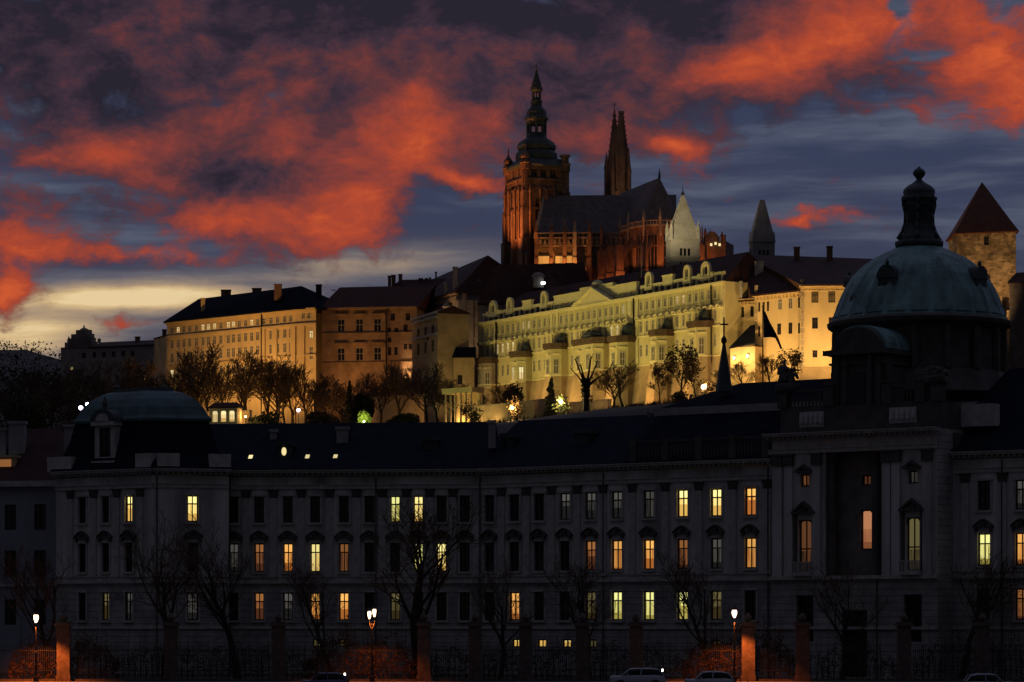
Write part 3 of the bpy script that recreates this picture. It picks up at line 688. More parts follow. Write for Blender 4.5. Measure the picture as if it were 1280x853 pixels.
# chimneys, lucarnes and skylights on the slopes
def chim(root, px, w, y0, y1, Y, m, d=1.0, name='chimney'):
    x = (px-640)*Y/F; a = w*Y/F/2; mb = MB(); z0, z1 = Zp(y1,Y), Zp(y0,Y)
    mb.box(x-a,x+a,Y-d/2,Y+d/2,z0-1.5,z1-.25); mb.box(x-a-.12,x+a+.12,Y-d/2-.12,Y+d/2+.12,z1-.3,z1)
    return obj(name, mb, m, root)
chim(acad,428,14,534,562,305.5,MT['whitebrick'],1.2); chim(acad,342,8,537,548,307,MT['whitebrick']); chim(acad,812,6,513,546,297,MT['whitebrick'],.6)
chim(acad,90,18,531,552,308,MT['whitebrick'],1.3); chim(acad,615,9,526,542,301,MT['whitebrick'],1.0)
def slope_z(d): return 20.35+(.5-d)*5.1/8.5
for px in (313, 384, 419):
    u = MID.up(px,-1.4); d0, d1 = -1.25, -1.75; mb = MB(); e = .07
    MID.box(mb,u-.3,u+.3,slope_z(d0)-.15,slope_z(d0)+.12,d1,d0)
    sk = obj('skylight', mb, MT['framed'], acad)
    mb = MB(); q = [MID.pt(u-.2,slope_z(d0)+.14,d0), MID.pt(u+.2,slope_z(d0)+.14,d0), MID.pt(u+.2,slope_z(d1)+.2,d1), MID.pt(u-.2,slope_z(d1)+.2,d1)]
    mb.loops([p-Vector((0,0,.04)) for p in q], q); obj('pane', mb, MT['lit_warm'], sk)
def lucarne(fac, px, d, w, h, lit_it=False):
    u = fac.up(px,d); z = slope_z(d)-.1; mb = MB(); fac.box(mb,u-w/2,u+w/2,z,z+h,d-2.2,d)
    fac.box(mb,u-w/2-.25,u+w/2+.25,z+h,z+h+.18,d-2.6,d+.25); fac.box(mb,u-w/2-.05,u+w/2+.05,z+h+.18,z+h+.45,d-2.6,d+.05); o = obj('lucarne', mb, MT['copperd'], acad)
    mb = MB(); pts = [fac.pt(u+.25*math.cos(k*math.pi/6), z+h*.55+.42*math.sin(k*math.pi/6), d+.03) for k in range(12)]
    mb.loops([p-Vector((fac.n.x,fac.n.y,0))*.1 for p in pts], pts); obj('pane', mb, MT['lit_warm'] if lit_it else MT['pane'], o)
lucarne(MID,355,-1.6,1.3,1.3,True); lucarne(MID,538,-2.9,1.3,1.0); lucarne(RW,632,-3.0,1.3,1.1); lucarne(RW,725,-3.0,1.5,1.2)
mb = MB(); RR.box(mb,1,2,20.3,22,-1,0); obj('parapet', mb, MT['darktrim'], acad)
# turret with cross on the ridge
x, y = XY(905, 291); mb = MB(); k = 291/F
mb.lathe(x,y,[(11*k,Zp(490,291)),(9*k,Zp(478,291)),(6.5*k,Zp(460,291)),(3.4*k,Zp(440,291)),(2*k,Zp(430,291))],8); tu = obj('ridge_turret', mb, MT['copperd'], acad)
mb = MB(); mb.lathe(x,y,[(1*k,Zp(431,291)),(3.6*k,Zp(428,291)),(3.6*k,Zp(424,291)),(1*k,Zp(420,291))],8)
mb.box(x-.07,x+.07,y-.07,y+.07,Zp(424,291),Zp(397,291)); mb.box(x-.38,x+.38,y-.06,y+.06,Zp(406.5,291),Zp(404.8,291)); obj('cross', mb, MT['iron'], tu)
# seated stone figures on the attic corner
def statue(root, p, h, ang, m):
    mb = MB(); z = p.z
    mb.prism([(p.x+a*math.cos(ang)-b*math.sin(ang), p.y+a*math.sin(ang)+b*math.cos(ang)) for a, b in ((-.9,-.6),(.9,-.6),(.9,.6),(-.9,.6))], z-.4, z+.4)
    for dx, hh, lean in ((-.35,h,.1),(.45,h*.72,-.12)):
        c = (p.x+dx*math.cos(ang), p.y+dx*math.sin(ang))
        pr = [(.62,.4),(.66,.9),(.5,1.3),(.42,1.7),(.46,2.1),(.30,2.35),(.13,2.45),(.2,2.6),(.22,2.75),(.12,2.95)]
        mb.lathe(c[0],c[1],[(r*hh/2.95,z+zz*hh/2.95) for r, zz in pr],9)
        for s2 in (-1,1):
            sh = Vector((c[0]+s2*.38*math.cos(ang), c[1]+s2*.38*math.sin(ang), z+2.1*hh/2.95)); el_ = sh+Vector((s2*.25,-.25,-.5)); ha = el_+Vector((-s2*.05+lean,-.35,-.15+.5*(s2 > 0)))
            mb.path([sh,el_,ha],[.17,.13,.09],6)
    return obj('statue', mb, m, root, True)
statue(acad, RIS.pt(RIS.up(984,-.9),26.6,-.9), 2.6, RIS.ang, MT['darktrim'])
statue(acad, RIS.pt(RIS.up(1170,-.9),26.6,-.9), 1.6, RIS.ang, MT['darktrim'])
# flag staff on the roof
fx, fy = XY(953.5, 288); kz = 288/F
fr = empty('flagpole', (fx,fy,Zp(490,288)), 'thin metal flagpole standing on the dark roof beside the domed entrance block', 'flagpole')
mb = MB(); mb.tube((fx,fy,Zp(492,288)),(fx,fy,Zp(384,288)),.06,.045,8,0,True); obj('pole', mb, MT['iron'], fr)
mb = MB(); mb.lathe(fx,fy,[(.03,Zp(385,288)),(.1,Zp(383.5,288)),(.03,Zp(382,288))],8); obj('knob', mb, MT['iron'], fr)
mb = MB(); fl = [(0,387),(2.5,390),(8,402),(14,413),(18,422),(23.5,436),(21.5,436.5),(17,427),(15,422.5),(8,421.8),(0,422.6)]
front = [(fx+.06+a*kz, fy+.22*math.sin(a*.7+b*.1), Zp(b,288)) for a, b in fl]
mb.loops(front, [(x, y+.03, z) for x, y, z in front]); tag(obj('flag', mb, mat('dark_flag_cloth',(.035,.03,.06),var=.4,scale=2)), 'dark flag hanging in limp folds from the pole beside the dome', 'flag')
# ------------------------------------------------------------------ floodlights (fixture + its own lamp)
fh = MB(); fh.box(-.35,.35,-.22,.22,-.25,.25)
for k in range(5): fh.box(-.3,.3,-.2+k*.09,-.17+k*.09,.25,.33)
FH = mesh('housing', fh, MT['iron'])
fl_ = MB(); fl_.box(-.31,.31,-.18,.18,-.27,-.251); _LENS = {}
fb = MB(); fb.tube((-.42,0,0),(.42,0,0),.03,.03,6,0,True); fb.box(-.45,-.40,-.05,.05,-.05,.6); fb.box(.40,.45,-.05,.05,-.05,.6); FB = mesh('bracket', fb, MT['steel'])
def flood(loc, target, power, col, angle=110, blend=.9, label='small floodlight aimed up at the facade', group='floodlights on the castle hill', size=.4, mast=0):
    loc = Vector(loc); d = (Vector(target)-loc).normalized()
    r = empty('floodlight', loc, label, 'floodlight', group)
    r.rotation_euler = d.to_track_quat('-Z','Y').to_euler()
    key = tuple(round(c,2) for c in col)
    if key not in _LENS: _LENS[key] = mesh('lens', fl_, emit('floodlight_lens', col, 6))
    for nm, me in (('housing',FH),('bracket',FB),('lens',_LENS[key])):
        o = bpy.data.objects.new(nm, me); C.objects.link(o); o.parent = r
    if mast:
        mb = MB(); mb.tube(loc-Vector((0,0,mast)), loc-Vector((0,0,.3)), .12, .08, 8, 0, True)
        o = bpy.data.objects.new('mast', mesh('mast', mb, MT['steel'])); C.objects.link(o); o.parent = r
        o.matrix_parent_inverse = (Matrix.Translation(loc) @ r.rotation_euler.to_matrix().to_4x4()).inverted()
    ld = bpy.data.lights.new('flood', 'SPOT'); ld.energy = power; ld.color = col; ld.spot_size = math.radians(angle); ld.spot_blend = blend; ld.shadow_soft_size = size
    lo = bpy.data.objects.new('lamp', ld); C.objects.link(lo); lo.parent = r; lo.location = (0,0,-.75)
    return r
def ground_z(x, y): return hz(x, y)
# ------------------------------------------------------------------ long yellow palace (three storeys over battered bastions)
LPf = Fac(XY(600,823), XY(906,722)); ZC = 86.3
lp = empty('terrace_palace', (LPf.pt(58,0).x, LPf.pt(58,0).y, 58), 'long floodlit yellow palace with pediment, parapet and row of domed bastion towers', 'palace')
n3 = 43; sp = LPf.L/n3
cols = [sp*(k+.5) for k in range(n3)]
cols = [u for u in cols if not (abs(u-LPf.up(794)) < 1.0)]
rows = [('attic_window', ZC-3.5, 2.2), ('window', ZC-9.0, 2.9), ('lower_window', ZC-15.0, 3.0)]
warm = {('attic_window',8),('attic_window',9),('attic_window',34),('attic_window',35),('attic_window',26)}
mb = MB(); holes = [hole(u,z,1.15,h) for u in cols for _, z, h in rows]
LPf.wall(mb, ZC-17.2, ZC, holes, .10); LPf.shell(mb, 45, ZC+.3, 15); obj('wall', mb, MT['yellow'], lp)
for i, u in enumerate(cols):
    for nm, z, h in rows:
        r = random.random(); pm = MT['lit_warm'] if (nm, i) in warm or (nm == 'window' and i in (3,4,5,6,24,25,27)) else MT['panew']
        window(lp, LPf, u, z, 1.15, h, MT['frame'], pm, nm, .10, simple=True, bar=.15)
mb = MB(); pr = None
for k in range(7):
    a = math.pi*k/6; p = (-.95*math.cos(a), .75*math.sin(a))
    if pr: mb.loops([(pr[0],-1.3,pr[1]),(p[0],-1.3,p[1]),(p[0]*.6,-1.3,p[1]*.6),(pr[0]*.6,-1.3,pr[1]*.6)],[(pr[0],0,pr[1]),(p[0],0,p[1]),(p[0]*.6,0,p[1]*.6),(pr[0]*.6,0,pr[1]*.6)])
    pr = p
mb.box(-1.0,1.0,-1.0,0,-.16,0); LH = mesh('window_hood', mb, MT['yellowtrim'])
for u in cols: inst('window_hood', LH, lp, LPf.pt(u, ZC-5.75, 0), LPf.ang)
mb = MB()
LPf.box(mb,-.2,LPf.L+.2,ZC-.5,ZC-.1,0,.45); LPf.box(mb,-.3,LPf.L+.3,ZC-.1,ZC+.35,0,.95)
LPf.box(mb,0,LPf.L,ZC-4.35,ZC-4.1,0,.16); LPf.box(mb,0,LPf.L,ZC-10.2,ZC-9.8,0,.3); LPf.box(mb,0,LPf.L,ZC-17.3,ZC-17,0,.35)
obj('cornice', mb, MT['yellowtrim'], lp)
mb = MB()
for k in range(0, n3+1): LPf.box(mb,sp*k-.22,sp*k+.22,ZC-9.8,ZC-.5,0,.12)
for px in (690,697,788,797,903): u = LPf.up(px); LPf.box(mb,u-.6,u+.6,ZC-17,ZC-.4,0,.3)
obj('pilaster_strips', mb, MT['yellowtrim'], lp)
for px in (622,794,891):
    u = LPf.up(px); mb = MB(); p = LPf.pt(u,0,.5); mb.tube((p.x,p.y,ZC-22),(p.x,p.y,ZC),.22,.22,6); obj('downpipe', mb, MT['iron'], lp)
# battered base
mb = MB(); a = [LPf.pt(0,ZC-17.1,.05),LPf.pt(LPf.L,ZC-17.1,.05),LPf.pt(LPf.L,ZC-17.1,-2),LPf.pt(0,ZC-17.1,-2)]; b = [LPf.pt(-.2,56,2.6),LPf.pt(LPf.L+.2,56,2.6),LPf.pt(LPf.L,56,-2),LPf.pt(0,56,-2)]
mb.loops(b, a); obj('battered_base', mb, MT['bare'], lp)
# parapet with ornaments
g = [(0, LPf.up(690)), (LPf.up(797), LPf.L-1)]
for a, b in g:
    mb = MB(); LPf.box(mb,a+.3,b-.3,ZC+2.15,ZC+2.9,-1.1,-.6)
    for k in range(int((b-a)/sp)+1): LPf.box(mb,a+.3+k*sp,a+.85+k*sp,ZC+.3,ZC+2.15,-1.05,-.65)
    obj('parapet', mb, MT['yellowtrim'], lp)
def orn(px, kind):
    u = LPf.up(px,-.8); mb = MB(); z = ZC+1.2
    if kind == 'block': LPf.box(mb,u-2.2,u+2.2,z+.6,z+3.0,-1.2,-.4); LPf.box(mb,u-2.4,u+2.4,z+2.9,z+3.2,-1.3,-.2)
    else:
        w, h = (1.5,3.0) if kind == 'arch' else (2.0,2.4)
        LPf.box(mb,u-w-.3,u+w+.3,z+.2,z+1.1,-1.2,-.3)
        for s in (-1,1):
            LPf.box(mb,u+s*w*.72-.42,u+s*w*.72+.42,z+1.1,z+1.1+h*.75,-1.1,-.35)
            if kind == 'oval': LPf.box(mb,u+s*(w+.8)-.6,u+s*(w+.8)+.6,z+.6,z+2.0,-1.0,-.4)
        pr = None
        for k in range(9):
            t = math.pi*k/8; p = (-math.cos(t)*(w*.72+.42), h*.75+math.sin(t)*w*.95); q = (-math.cos(t)*(w*.72-.42), h*.75+math.sin(t)*w*.45)
            if pr: mb.loops([LPf.pt(u+pr[0][0],z+1.1+pr[0][1],-.35),LPf.pt(u+p[0],z+1.1+p[1],-.35),LPf.pt(u+q[0],z+1.1+q[1],-.35),LPf.pt(u+pr[1][0],z+1.1+pr[1][1],-.35)],
                            [LPf.pt(u+pr[0][0],z+1.1+pr[0][1],-1.1),LPf.pt(u+p[0],z+1.1+p[1],-1.1),LPf.pt(u+q[0],z+1.1+q[1],-1.1),LPf.pt(u+pr[1][0],z+1.1+pr[1][1],-1.1)])
            pr = (p, q)
    obj('parapet_ornament', mb, MT['yellowtrim'], lp)
for px, k in ((617,'oval'),(638,'arch'),(660,'block'),(681,'arch'),(812,'arch'),(836,'block'),(860,'arch'),(883,'oval')): orn(px, k)
# middle attic with pediment
u0, u1 = LPf.up(692,-.5), LPf.up(795,-.5); um = LPf.up(743)
mb = MB(); LPf.box(mb,u0,u1,ZC+1.9,ZC+3.9,-1.4,-.6); LPf.box(mb,u0,u1,ZC+3.8,ZC+4.2,-1.6,-.4); LPf.box(mb,u0+.5,u1-.5,ZC+.3,ZC+1.9,-1.3,-.9)
for k in range(15): a = u0+(u1-u0)*k/14; LPf.box(mb,a-.3,a+.3,ZC+.3,ZC+1.95,-1.1,-.55)
LPf.box(mb,um-8,um+8,ZC+4.1,ZC+5.0,-1.6,-.5); c = LPf.pt(um,0,-1); mb.lathe(c.x,c.y,[(1.6,ZC+4.9),(1.5,ZC+5.6),(.8,ZC+6.2),(.1,ZC+6.4)],10)
obj('attic', mb, MT['yellowtrim'], lp)
mb = MB(); hw = 8.6
mb.loops([LPf.pt(um-hw,ZC+.35,.75),LPf.pt(um+hw,ZC+.35,.75),LPf.pt(um,ZC+4.1,.75)],[LPf.pt(um-hw,ZC+.35,-.5),LPf.pt(um+hw,ZC+.35,-.5),LPf.pt(um,ZC+4.1,-.5)])
for s in (-1,1):
    mb.loops([LPf.pt(um+s*(hw+.8),ZC+.4,1.3),LPf.pt(um,ZC+4.5,1.3),LPf.pt(um,ZC+4.0,1.3),LPf.pt(um+s*(hw-.2),ZC+.3,1.3)],[LPf.pt(um+s*(hw+.8),ZC+.4,-.5),LPf.pt(um,ZC+4.5,-.5),LPf.pt(um,ZC+4.0,-.5),LPf.pt(um+s*(hw-.2),ZC+.3,-.5)])
obj('pediment', mb, MT['yellowtrim'], lp)
mb = MB(); LPf.roof(mb,ZC+.45,94.4,17,9,2,-.4,0,LPf.L,0,.5); rf = obj('roof', mb, MT['tile2'], lp)
for px, d in ((655,-4),(700,-5),(725,-5),(770,-5),(800,-5.5),(842,-6)):
    u = LPf.up(px,d); p = LPf.pt(u,0,d); z = ZC+.45+(-d)*.94; mb = MB(); mb.box(p.x-.5,p.x+.5,p.y-.4,p.y+.4,z-1,z+1.3); mb.box(p.x-.6,p.x+.6,p.y-.5,p.y+.5,z+1.2,z+1.45); obj('chimney', mb, MT['brick'], lp)
# end wall return at the right end is the shell; bastion towers
def bastion(px_r, ztop, front, cant, side, dome, pmat, lit_=None):
    ur = LPf.up(px_r); w = front+2*cant*.707
    q = [(ur-w,0),(ur-w,side),(ur-w+cant*.707,side+cant*.707),(ur-cant*.707,side+cant*.707),(ur,side),(ur,0)]
    P2 = [(LPf.pt(u,0,d).x, LPf.pt(u,0,d).y) for u, d in q]; Q = [(LPf.pt(u,0,-.5).x, LPf.pt(u,0,-.5).y) if d == 0 else (LPf.pt(u,0,d).x, LPf.pt(u,0,d).y) for u, d in q]
    zb = ZC-17.2; mb = MB(); mb.prism(Q, zb, ztop-1.2, 0); bt = obj('bastion', mb, pmat, lp)
    cx, cy = LPf.pt(ur-w/2,0,0).x, LPf.pt(ur-w/2,0,0).y
    mb = MB(); mb.loops([(cx+(x-cx)*1.42, cy+(y-cy)*1.42, 55) for x, y in Q], [(x,y,zb) for x, y in Q]); obj('battered_foot', mb, MT['bare'], bt)
    mb = MB()
    for s, z0, z1 in ((1.06,ztop-1.6,ztop-1.2),(1.14,ztop-1.2,ztop)): mb.prism([(cx+(x-cx)*s, cy+(y-cy)*s) for x, y in Q], z0, z1, 0)
    m2 = MB(); m2.prism([(cx+(x-cx)*1.05, cy+(y-cy)*1.05) for x, y in Q], zb-.1, zb+.3); obj('bastion_plinth', m2, MT['yellowtrim'], bt)
    obj('bastion_cornice', mb, MT['bastcap'], bt)
    for a, b in ((q[2],q[3]),(q[3],q[4]),(q[1],q[2])):
        f2 = Fac(LPf.pt(a[0],0,a[1]).xy, LPf.pt(b[0],0,b[1]).xy); c = f2.L/2
        if f2.L < 2: continue
        nwin = 1 if f2.L < 5 else 2
        for k in range(nwin):
            cc = f2.L*(k+.5)/nwin; mb = MB(); f2.box(mb,cc-1.0,cc+1.0,ztop-3.0,ztop-2.7,-.1,.35); obj('window_hood', mb, MT['yellowtrim'], bt); mb = MB(); f2.box(mb,cc-.95,cc+.95,ztop-8.3,ztop-8.0,-.1,.22); obj('window_sill', mb, MT['yellowtrim'], bt)
            window(bt, f2, cc, ztop-8.0, 1.4, 3.9, MT['frame'], MT[lit_] if lit_ else MT['panew'], 'bastion_window', -.03, simple=True, bar=.16, transom=.55)
    mb = MB()
    for s in (0,1,2,3): 
        pass
    if dome:
        du, dw, dh = dome; c = LPf.pt(ur-w/2+du,0,1.0); mb.lathe(c.x,c.y,[(dw,ztop),(dw*1.02,ztop+.5*dh),(dw*.85,ztop+.75*dh),(dw*.5,ztop+.95*dh),(.05,ztop+dh)],8,0,.4)
        mb.lathe(c.x,c.y,[(dw*.3,ztop+.93*dh),(dw*.34,ztop+1.08*dh),(.04,ztop+1.2*dh)],8); obj('bastion_dome', mb, MT['copperd'], bt)
    return bt
def zt(px, py): return Zp(py, LPf.Y(LPf.up(px))-1.5)
bastion(622, zt(611,448), 3.2, 2.4, 1.8, None, MT['grey'])  # grey in place of yellow: shadow put into the render colour
bastion(665, zt(655,440), 3.0, 2.6, 1.8, (1.9,1.3,1.9), MT['yellow'], 'lit_warm')
bastion(710, zt(700,430), 3.0, 2.8, 2.0, (2.0,1.4,2.2), MT['yellow'])
bastion(761, zt(742,424), 9.0, 2.8, 1.6, (1.0,2.9,1.7), MT['yellow'])
bastion(795, zt(784,421), 3.4, 2.8, 2.4, (2.0,1.9,2.9), MT['yellow'])
bastion(842, zt(831,413), 2.8, 2.6, 2.0, (2.0,1.2,2.5), MT['yellow'])
bastion(891, zt(880,402), 3.2, 2.8, 1.6, (1.6,1.5,2.6), MT['yellow'])
for px, d, k in ((608,22,.14),(631,24,.55),(674,24,.75),(700,36,.95),(735,38,1.35),(770,38,1.35),(805,25,.9),(853,25,.95),(898,24,.75)):
    u = LPf.up(px); p = LPf.pt(u,0,d)
    flood((p.x,p.y,ground_z(p.x,p.y)+1.0), LPf.pt(u+1.5,85,0), 12400*k, (1,.78,.225) if px > 610 else (1,.82,.30), 100, 1.0, size=.10)
for px in (640, 690, 730, 775, 830, 870):
    u = LPf.up(px); p = LPf.pt(u,0,12); flood((p.x,p.y,ground_z(p.x,p.y)+1), LPf.pt(u+4,66,0), 4200, (1,.56,.16), 120)

def palace_windows(root, fac, pxs, y0, y1, pref, w, fm, pm, litset=(), nm='window', rev=.12, lm='lit_warm', **k):
    zb, ztp = fac.z(pref, y1), fac.z(pref, y0); out = []
    for px in pxs:
        u = fac.up(px); out.append(hole(u, zb, w, ztp-zb))
        window(root, fac, u, zb, w, ztp-zb, fm, MT[lm] if px in litset else pm, nm, rev, simple=True, bar=.13, **k)
    return out
def body(root, fac, z0, z1, depth, holes, m, rev=.12):
    mb = MB(); fac.wall(mb, z0, z1, holes, rev); fac.shell(mb, z0, z1, depth); return obj('wall', mb, m, root)
# ------------------------------------------------------------------ cream palace at the left
CF = Fac(XY(209,887), XY(369.6,850)); CS = Fac(CF.b, XY(395,846.5)); zc = Zp(388.5,850)
cp = empty('cream_palace', (CF.pt(20,0).x, CF.pt(20,0).y, 62), 'floodlit cream palace with dark slate hipped roof at left end of the castle', 'palace')
top = [215,222.7,230,237,245.5,253.6,260.5,268.2,276,285.4,291.8,299,307,314.6,322,330,338.7,347,356,363.5]
lits = {222.7,253.6,260.5,268.2,285.4,291.8,314.6}
hs = palace_windows(cp,CF,top,401,409,300,1.5,MT['frame'],MT['panew'],lits)
hs += palace_windows(cp,CF,top,417,428,300,1.5,MT['frame'],MT['panew'],(),'tall_window')
hs += palace_windows(cp,CF,top,434,446,300,1.5,MT['frame'],MT['panew'],(),'tall_window'); hs += palace_windows(cp,CF,top,455,467,300,1.5,MT['frame'],MT['panew'],(215,),'lower_window')
body(cp, CF, 55, zc, 26, hs, MT['cream'])
hs = palace_windows(cp,CS,[379,386],391,399,380,1.2,MT['frame'],MT['panew']); hs += palace_windows(cp,CS,[389],414,424,380,1.4,MT['frame'],MT['panew'],{389})
hs += palace_windows(cp,CS,[389],434,450,380,1.2,MT['frame'],MT['panew'])
mb = MB(); CS.wall(mb,55,zc,hs,.12); obj('side_wall', mb, MT['cream'], cp)
mb = MB()
for f in (CF, CS):
    f.box(mb,-.3,f.L+.2,zc-.1,zc+.5,-.3,.8); f.box(mb,-.1,f.L+.1,zc-.6,zc-.1,-.2,.35); z = CF.z(300,413); f.box(mb,-.1,f.L+.1,z-.4,z+.3,-.2,.45)
    z = CF.z(300,451); f.box(mb,-.1,f.L+.1,z-.3,z+.2,-.2,.3)
obj('cornice', mb, MT['cream'], cp)
for px in (329,344,367): u = CF.up(px); mb = MB(); CF.box(mb,u-1.0,u+1.0,60,CF.z(300,413)-.4,0,.4); obj('pilaster', mb, MT['cream'], cp)
u = CS.up(377); mb = MB(); CS.box(mb,u-1.1,u+1.1,60,CF.z(300,413)-.4,0,.35); obj('pilaster', mb, MT['cream'], cp)
u = CF.up(328); mb = MB(); p = CF.pt(u,0,.4); mb.tube((p.x,p.y,60),(p.x,p.y,zc),.22,.22,6); obj('downpipe', mb, MT['iron'], cp)
zr = 100.6; mb = MB()
R0, R1 = Vector((*XY(248.4,892),zr)), Vector((*XY(377,858),zr)); e = [CF.pt(-.8,zc+.5,.9), CF.pt(CF.L+.6,zc+.5,.9), CS.pt(CS.L+.5,zc+.5,.6), CS.pt(CS.L+2,zc+.5,-22), CF.pt(-.8,zc+.5,-25)]
mb.loops([p-Vector((0,0,.3)) for p in e], e, 0, True, False)
mb.poly([e[0],e[1],R1,R0]); mb.poly([e[1],e[2],R1]); mb.poly([e[2],e[3],R1]); mb.poly([e[3],e[4],R0,R1]); mb.poly([e[4],e[0],R0]); obj('roof', mb, MT['slate2'], cp)
for px, w, y0, y1, Y, m in ((254,5,373,388,880,'cream'),(282.5,12,362.5,368,890,'brick'),(321,11,360.5,365,880,'brick'),(347.5,9,355.5,369,858,'brick'),(398.5,7,356,374,856,'slate')): chim(cp,px,w,y0,y1,Y,MT[m],1.6)
for i, (u, k) in enumerate(((10,.42),(19,.42),(28,.6),(37,1.0),(46,1.25),(53,.9))):
    p = CF.pt(u,0,26); flood((p.x,p.y,ground_z(p.x,p.y)+1), CF.pt(u+2,88,0), 17500*k, (1,.52,.15), 100)
p = CS.pt(CS.L*.6,0,12); flood((p.x,p.y,ground_z(p.x,p.y)+1), CS.pt(CS.L/2,80,0), 2600, (1,.42,.12), 100)
# small annexe left of it
AF = Fac(XY(193,905), XY(209.5,893)); an = empty('small_annexe', (AF.pt(2,0).x,AF.pt(2,0).y,70), 'small stepped annexe with one chimney against the left end of cream palace', 'annexe')
hs = palace_windows(an,AF,[198,204],428,433,200,.9,MT['frame'],MT['panew']); body(an,AF,64,AF.z(200,421),8,hs,MT['cream'])
mb = MB(); AF.roof(mb,AF.z(200,421),AF.z(200,416),8,0,0,.3); obj('roof', mb, MT['tile2'], an); chim(an,205.5,5,412,421,900,MT['brick'],1)
# ------------------------------------------------------------------ brown palace
BF = Fac(XY(402.5,851), XY(521,846)); zb_ = Zp(386.5,849)
bp = empty('brown_palace', (BF.pt(13,0).x, BF.pt(13,0).y, 62), 'brown sgraffito palace with red tiled roof and paired dark windows right of cream palace', 'palace')
hs = palace_windows(bp,BF,[426.5,449.5,472],399,415,440,2.1,MT['gothicl'],MT['pane'],(),'paired_window',.2,transom=.55)
hs += palace_windows(bp,BF,[426.5,449.5,472],435,451,440,2.1,MT['gothicl'],MT['pane'],(),'paired_window',.2,transom=.55)
hs += palace_windows(bp,BF,[491,510],392,401,500,1.3,MT['framed'],MT['pane'])
hs += palace_windows(bp,BF,[486.5,495.5],410,416,500,1.2,MT['framed'],MT['pane'],(),'small_window'); hs += palace_windows(bp,BF,[507],406,416,500,1.2,MT['framed'],MT['pane'],(),'small_window')
hs += palace_windows(bp,BF,[487],422,428,500,1.1,MT['framed'],MT['pane'],(),'small_window'); hs += palace_windows(bp,BF,[507,513],430,437,500,1.0,MT['framed'],MT['pane'],(),'small_window')
hs += palace_windows(bp,BF,[487,495],434,444,500,1.0,MT['framed'],MT['pane'],(),'small_window')
body(bp,BF,55,zb_,18,hs,MT['sgraf'],.2)
mb = MB()
BF.box(mb,-.2,BF.L,zb_-.1,zb_+.45,-.2,.7); z = BF.z(440,416); BF.box(mb,0,BF.L,z-.35,z-.1,0,.35); z = BF.z(440,453); BF.box(mb,0,BF.L,z-.3,z,0,.3)
for px in (426.5,449.5,472):
    for y in (393.5,429.5): u = BF.up(px); z = BF.z(440,y); BF.box(mb,u-1.9,u+1.9,z-.15,z+.2,0,.55)
obj('cornice', mb, MT['sgraf'], bp)
u = BF.up(483); p = BF.pt(u,0,.35); mb = MB(); mb.tube((p.x,p.y,58),(p.x,p.y,zb_),.2,.2,6); obj('downpipe', mb, MT['iron'], bp)
mb = MB(); BF.roof(mb,zb_+.45,100.3,17,3.6,-3,.6); obj('roof', mb, MT['tile'], bp)
mb = MB(); p = P(417,363,850); mb.box(p.x-.6,p.x+.6,p.y,p.y+.2,p.z-.1,p.z+.15); obj('roof_vane', mb, MT['iron'], bp)
for px, k in ((418,1.0),(446,.9),(472,.9)):
    u = BF.up(px); p = BF.pt(u,0,16); flood((p.x,p.y,ground_z(p.x,p.y)+1), BF.pt(u+2,80,0), 3600*k, (1,.46,.15), 100)
# roof behind it with chimney row
GF = Fac(XY(478,872), XY(556,868)); gp = empty('rear_house', (GF.pt(5,0).x, GF.pt(5,0).y, 75), 'dark roofed house with a row of chimneys behind the brown palace', 'house')
mb = MB(); GF.shell(mb,70,Zp(368,870),14,front=True); obj('wall', mb, MT['grey'], gp); mb = MB(); GF.roof(mb,Zp(368,870),Zp(350,878),14,4,0,.5); obj('roof', mb, MT['tile2'], gp)
for px, w, y0, y1 in ((487,4,345,358),(492,5,344,358),(500.5,4.5,343,354),(526,5,348,353),(533,3.5,348,354),(537.5,2,347,353)): chim(gp,px,w,y0,y1,876,MT['brick'],1.0)
# ------------------------------------------------------------------ great hall
HF = Fac(XY(523,872), XY(572,842)); HE = Fac(HF.b, (HF.b[0]+.925*26, HF.b[1]+.38*26)); zh = 96.9
hall = empty('great_hall', (HF.pt(14,0).x, HF.pt(14,0).y, 62), 'tall grey hall with huge dark hipped roof and slit windows left of cathedral tower', 'hall')
hs = palace_windows(hall,HF,[549],388,396,549,1.0,MT['framed'],MT['pane']); hs += palace_windows(hall,HF,[538,531],384,389,540,1.2,MT['framed'],MT['pane'],(),'small_window')
body(hall,HF,58,zh,25,hs,MT['grey'])
hs = palace_windows(hall,HE,[575,581],394,432,578,.9,MT['framed'],MT['pane'],(),'slit_window'); 
mb = MB(); HE.wall(mb,58,zh,hs,.15,d=.02); obj('end_wall', mb, MT['grey'], hall)
mb = MB()
for px in (573,584,588,594,600,606): u = HE.up(px); HE.box(mb,u-.5,u+.5,60,zh-2,0,1.1); 
obj('buttresses', mb, MT['gothicl'], hall)
mb = MB(); HF.box(mb,0,HF.L,zh-2.2,zh-.9,0,.5); HF.box(mb,-.2,HF.L+.3,zh-.3,zh+.4,-.3,.8); obj('cornice', mb, MT['gothicl'], hall)
c = HF.pt(HF.up(563),0,1.0); mb = MB(); mb.lathe(c.x,c.y,[(.3,87.4),(1.5,89),(1.5,90.2),(1.35,90.4),(1.35,93.2),(1.6,93.5),(.1,95)],8); obj('oriel', mb, MT['gothicl'], hall)
mb = MB(); R0, R1 = Vector((*XY(540,910),108.4)), Vector((*XY(610,853),108.7)); e = [HF.pt(-1,zh+.4,.9),HF.pt(HF.L+.7,zh+.4,.9),HE.pt(26,zh+.4,.7),HE.pt(27,zh+.4,-40),HF.pt(-1,zh+.4,-26)]
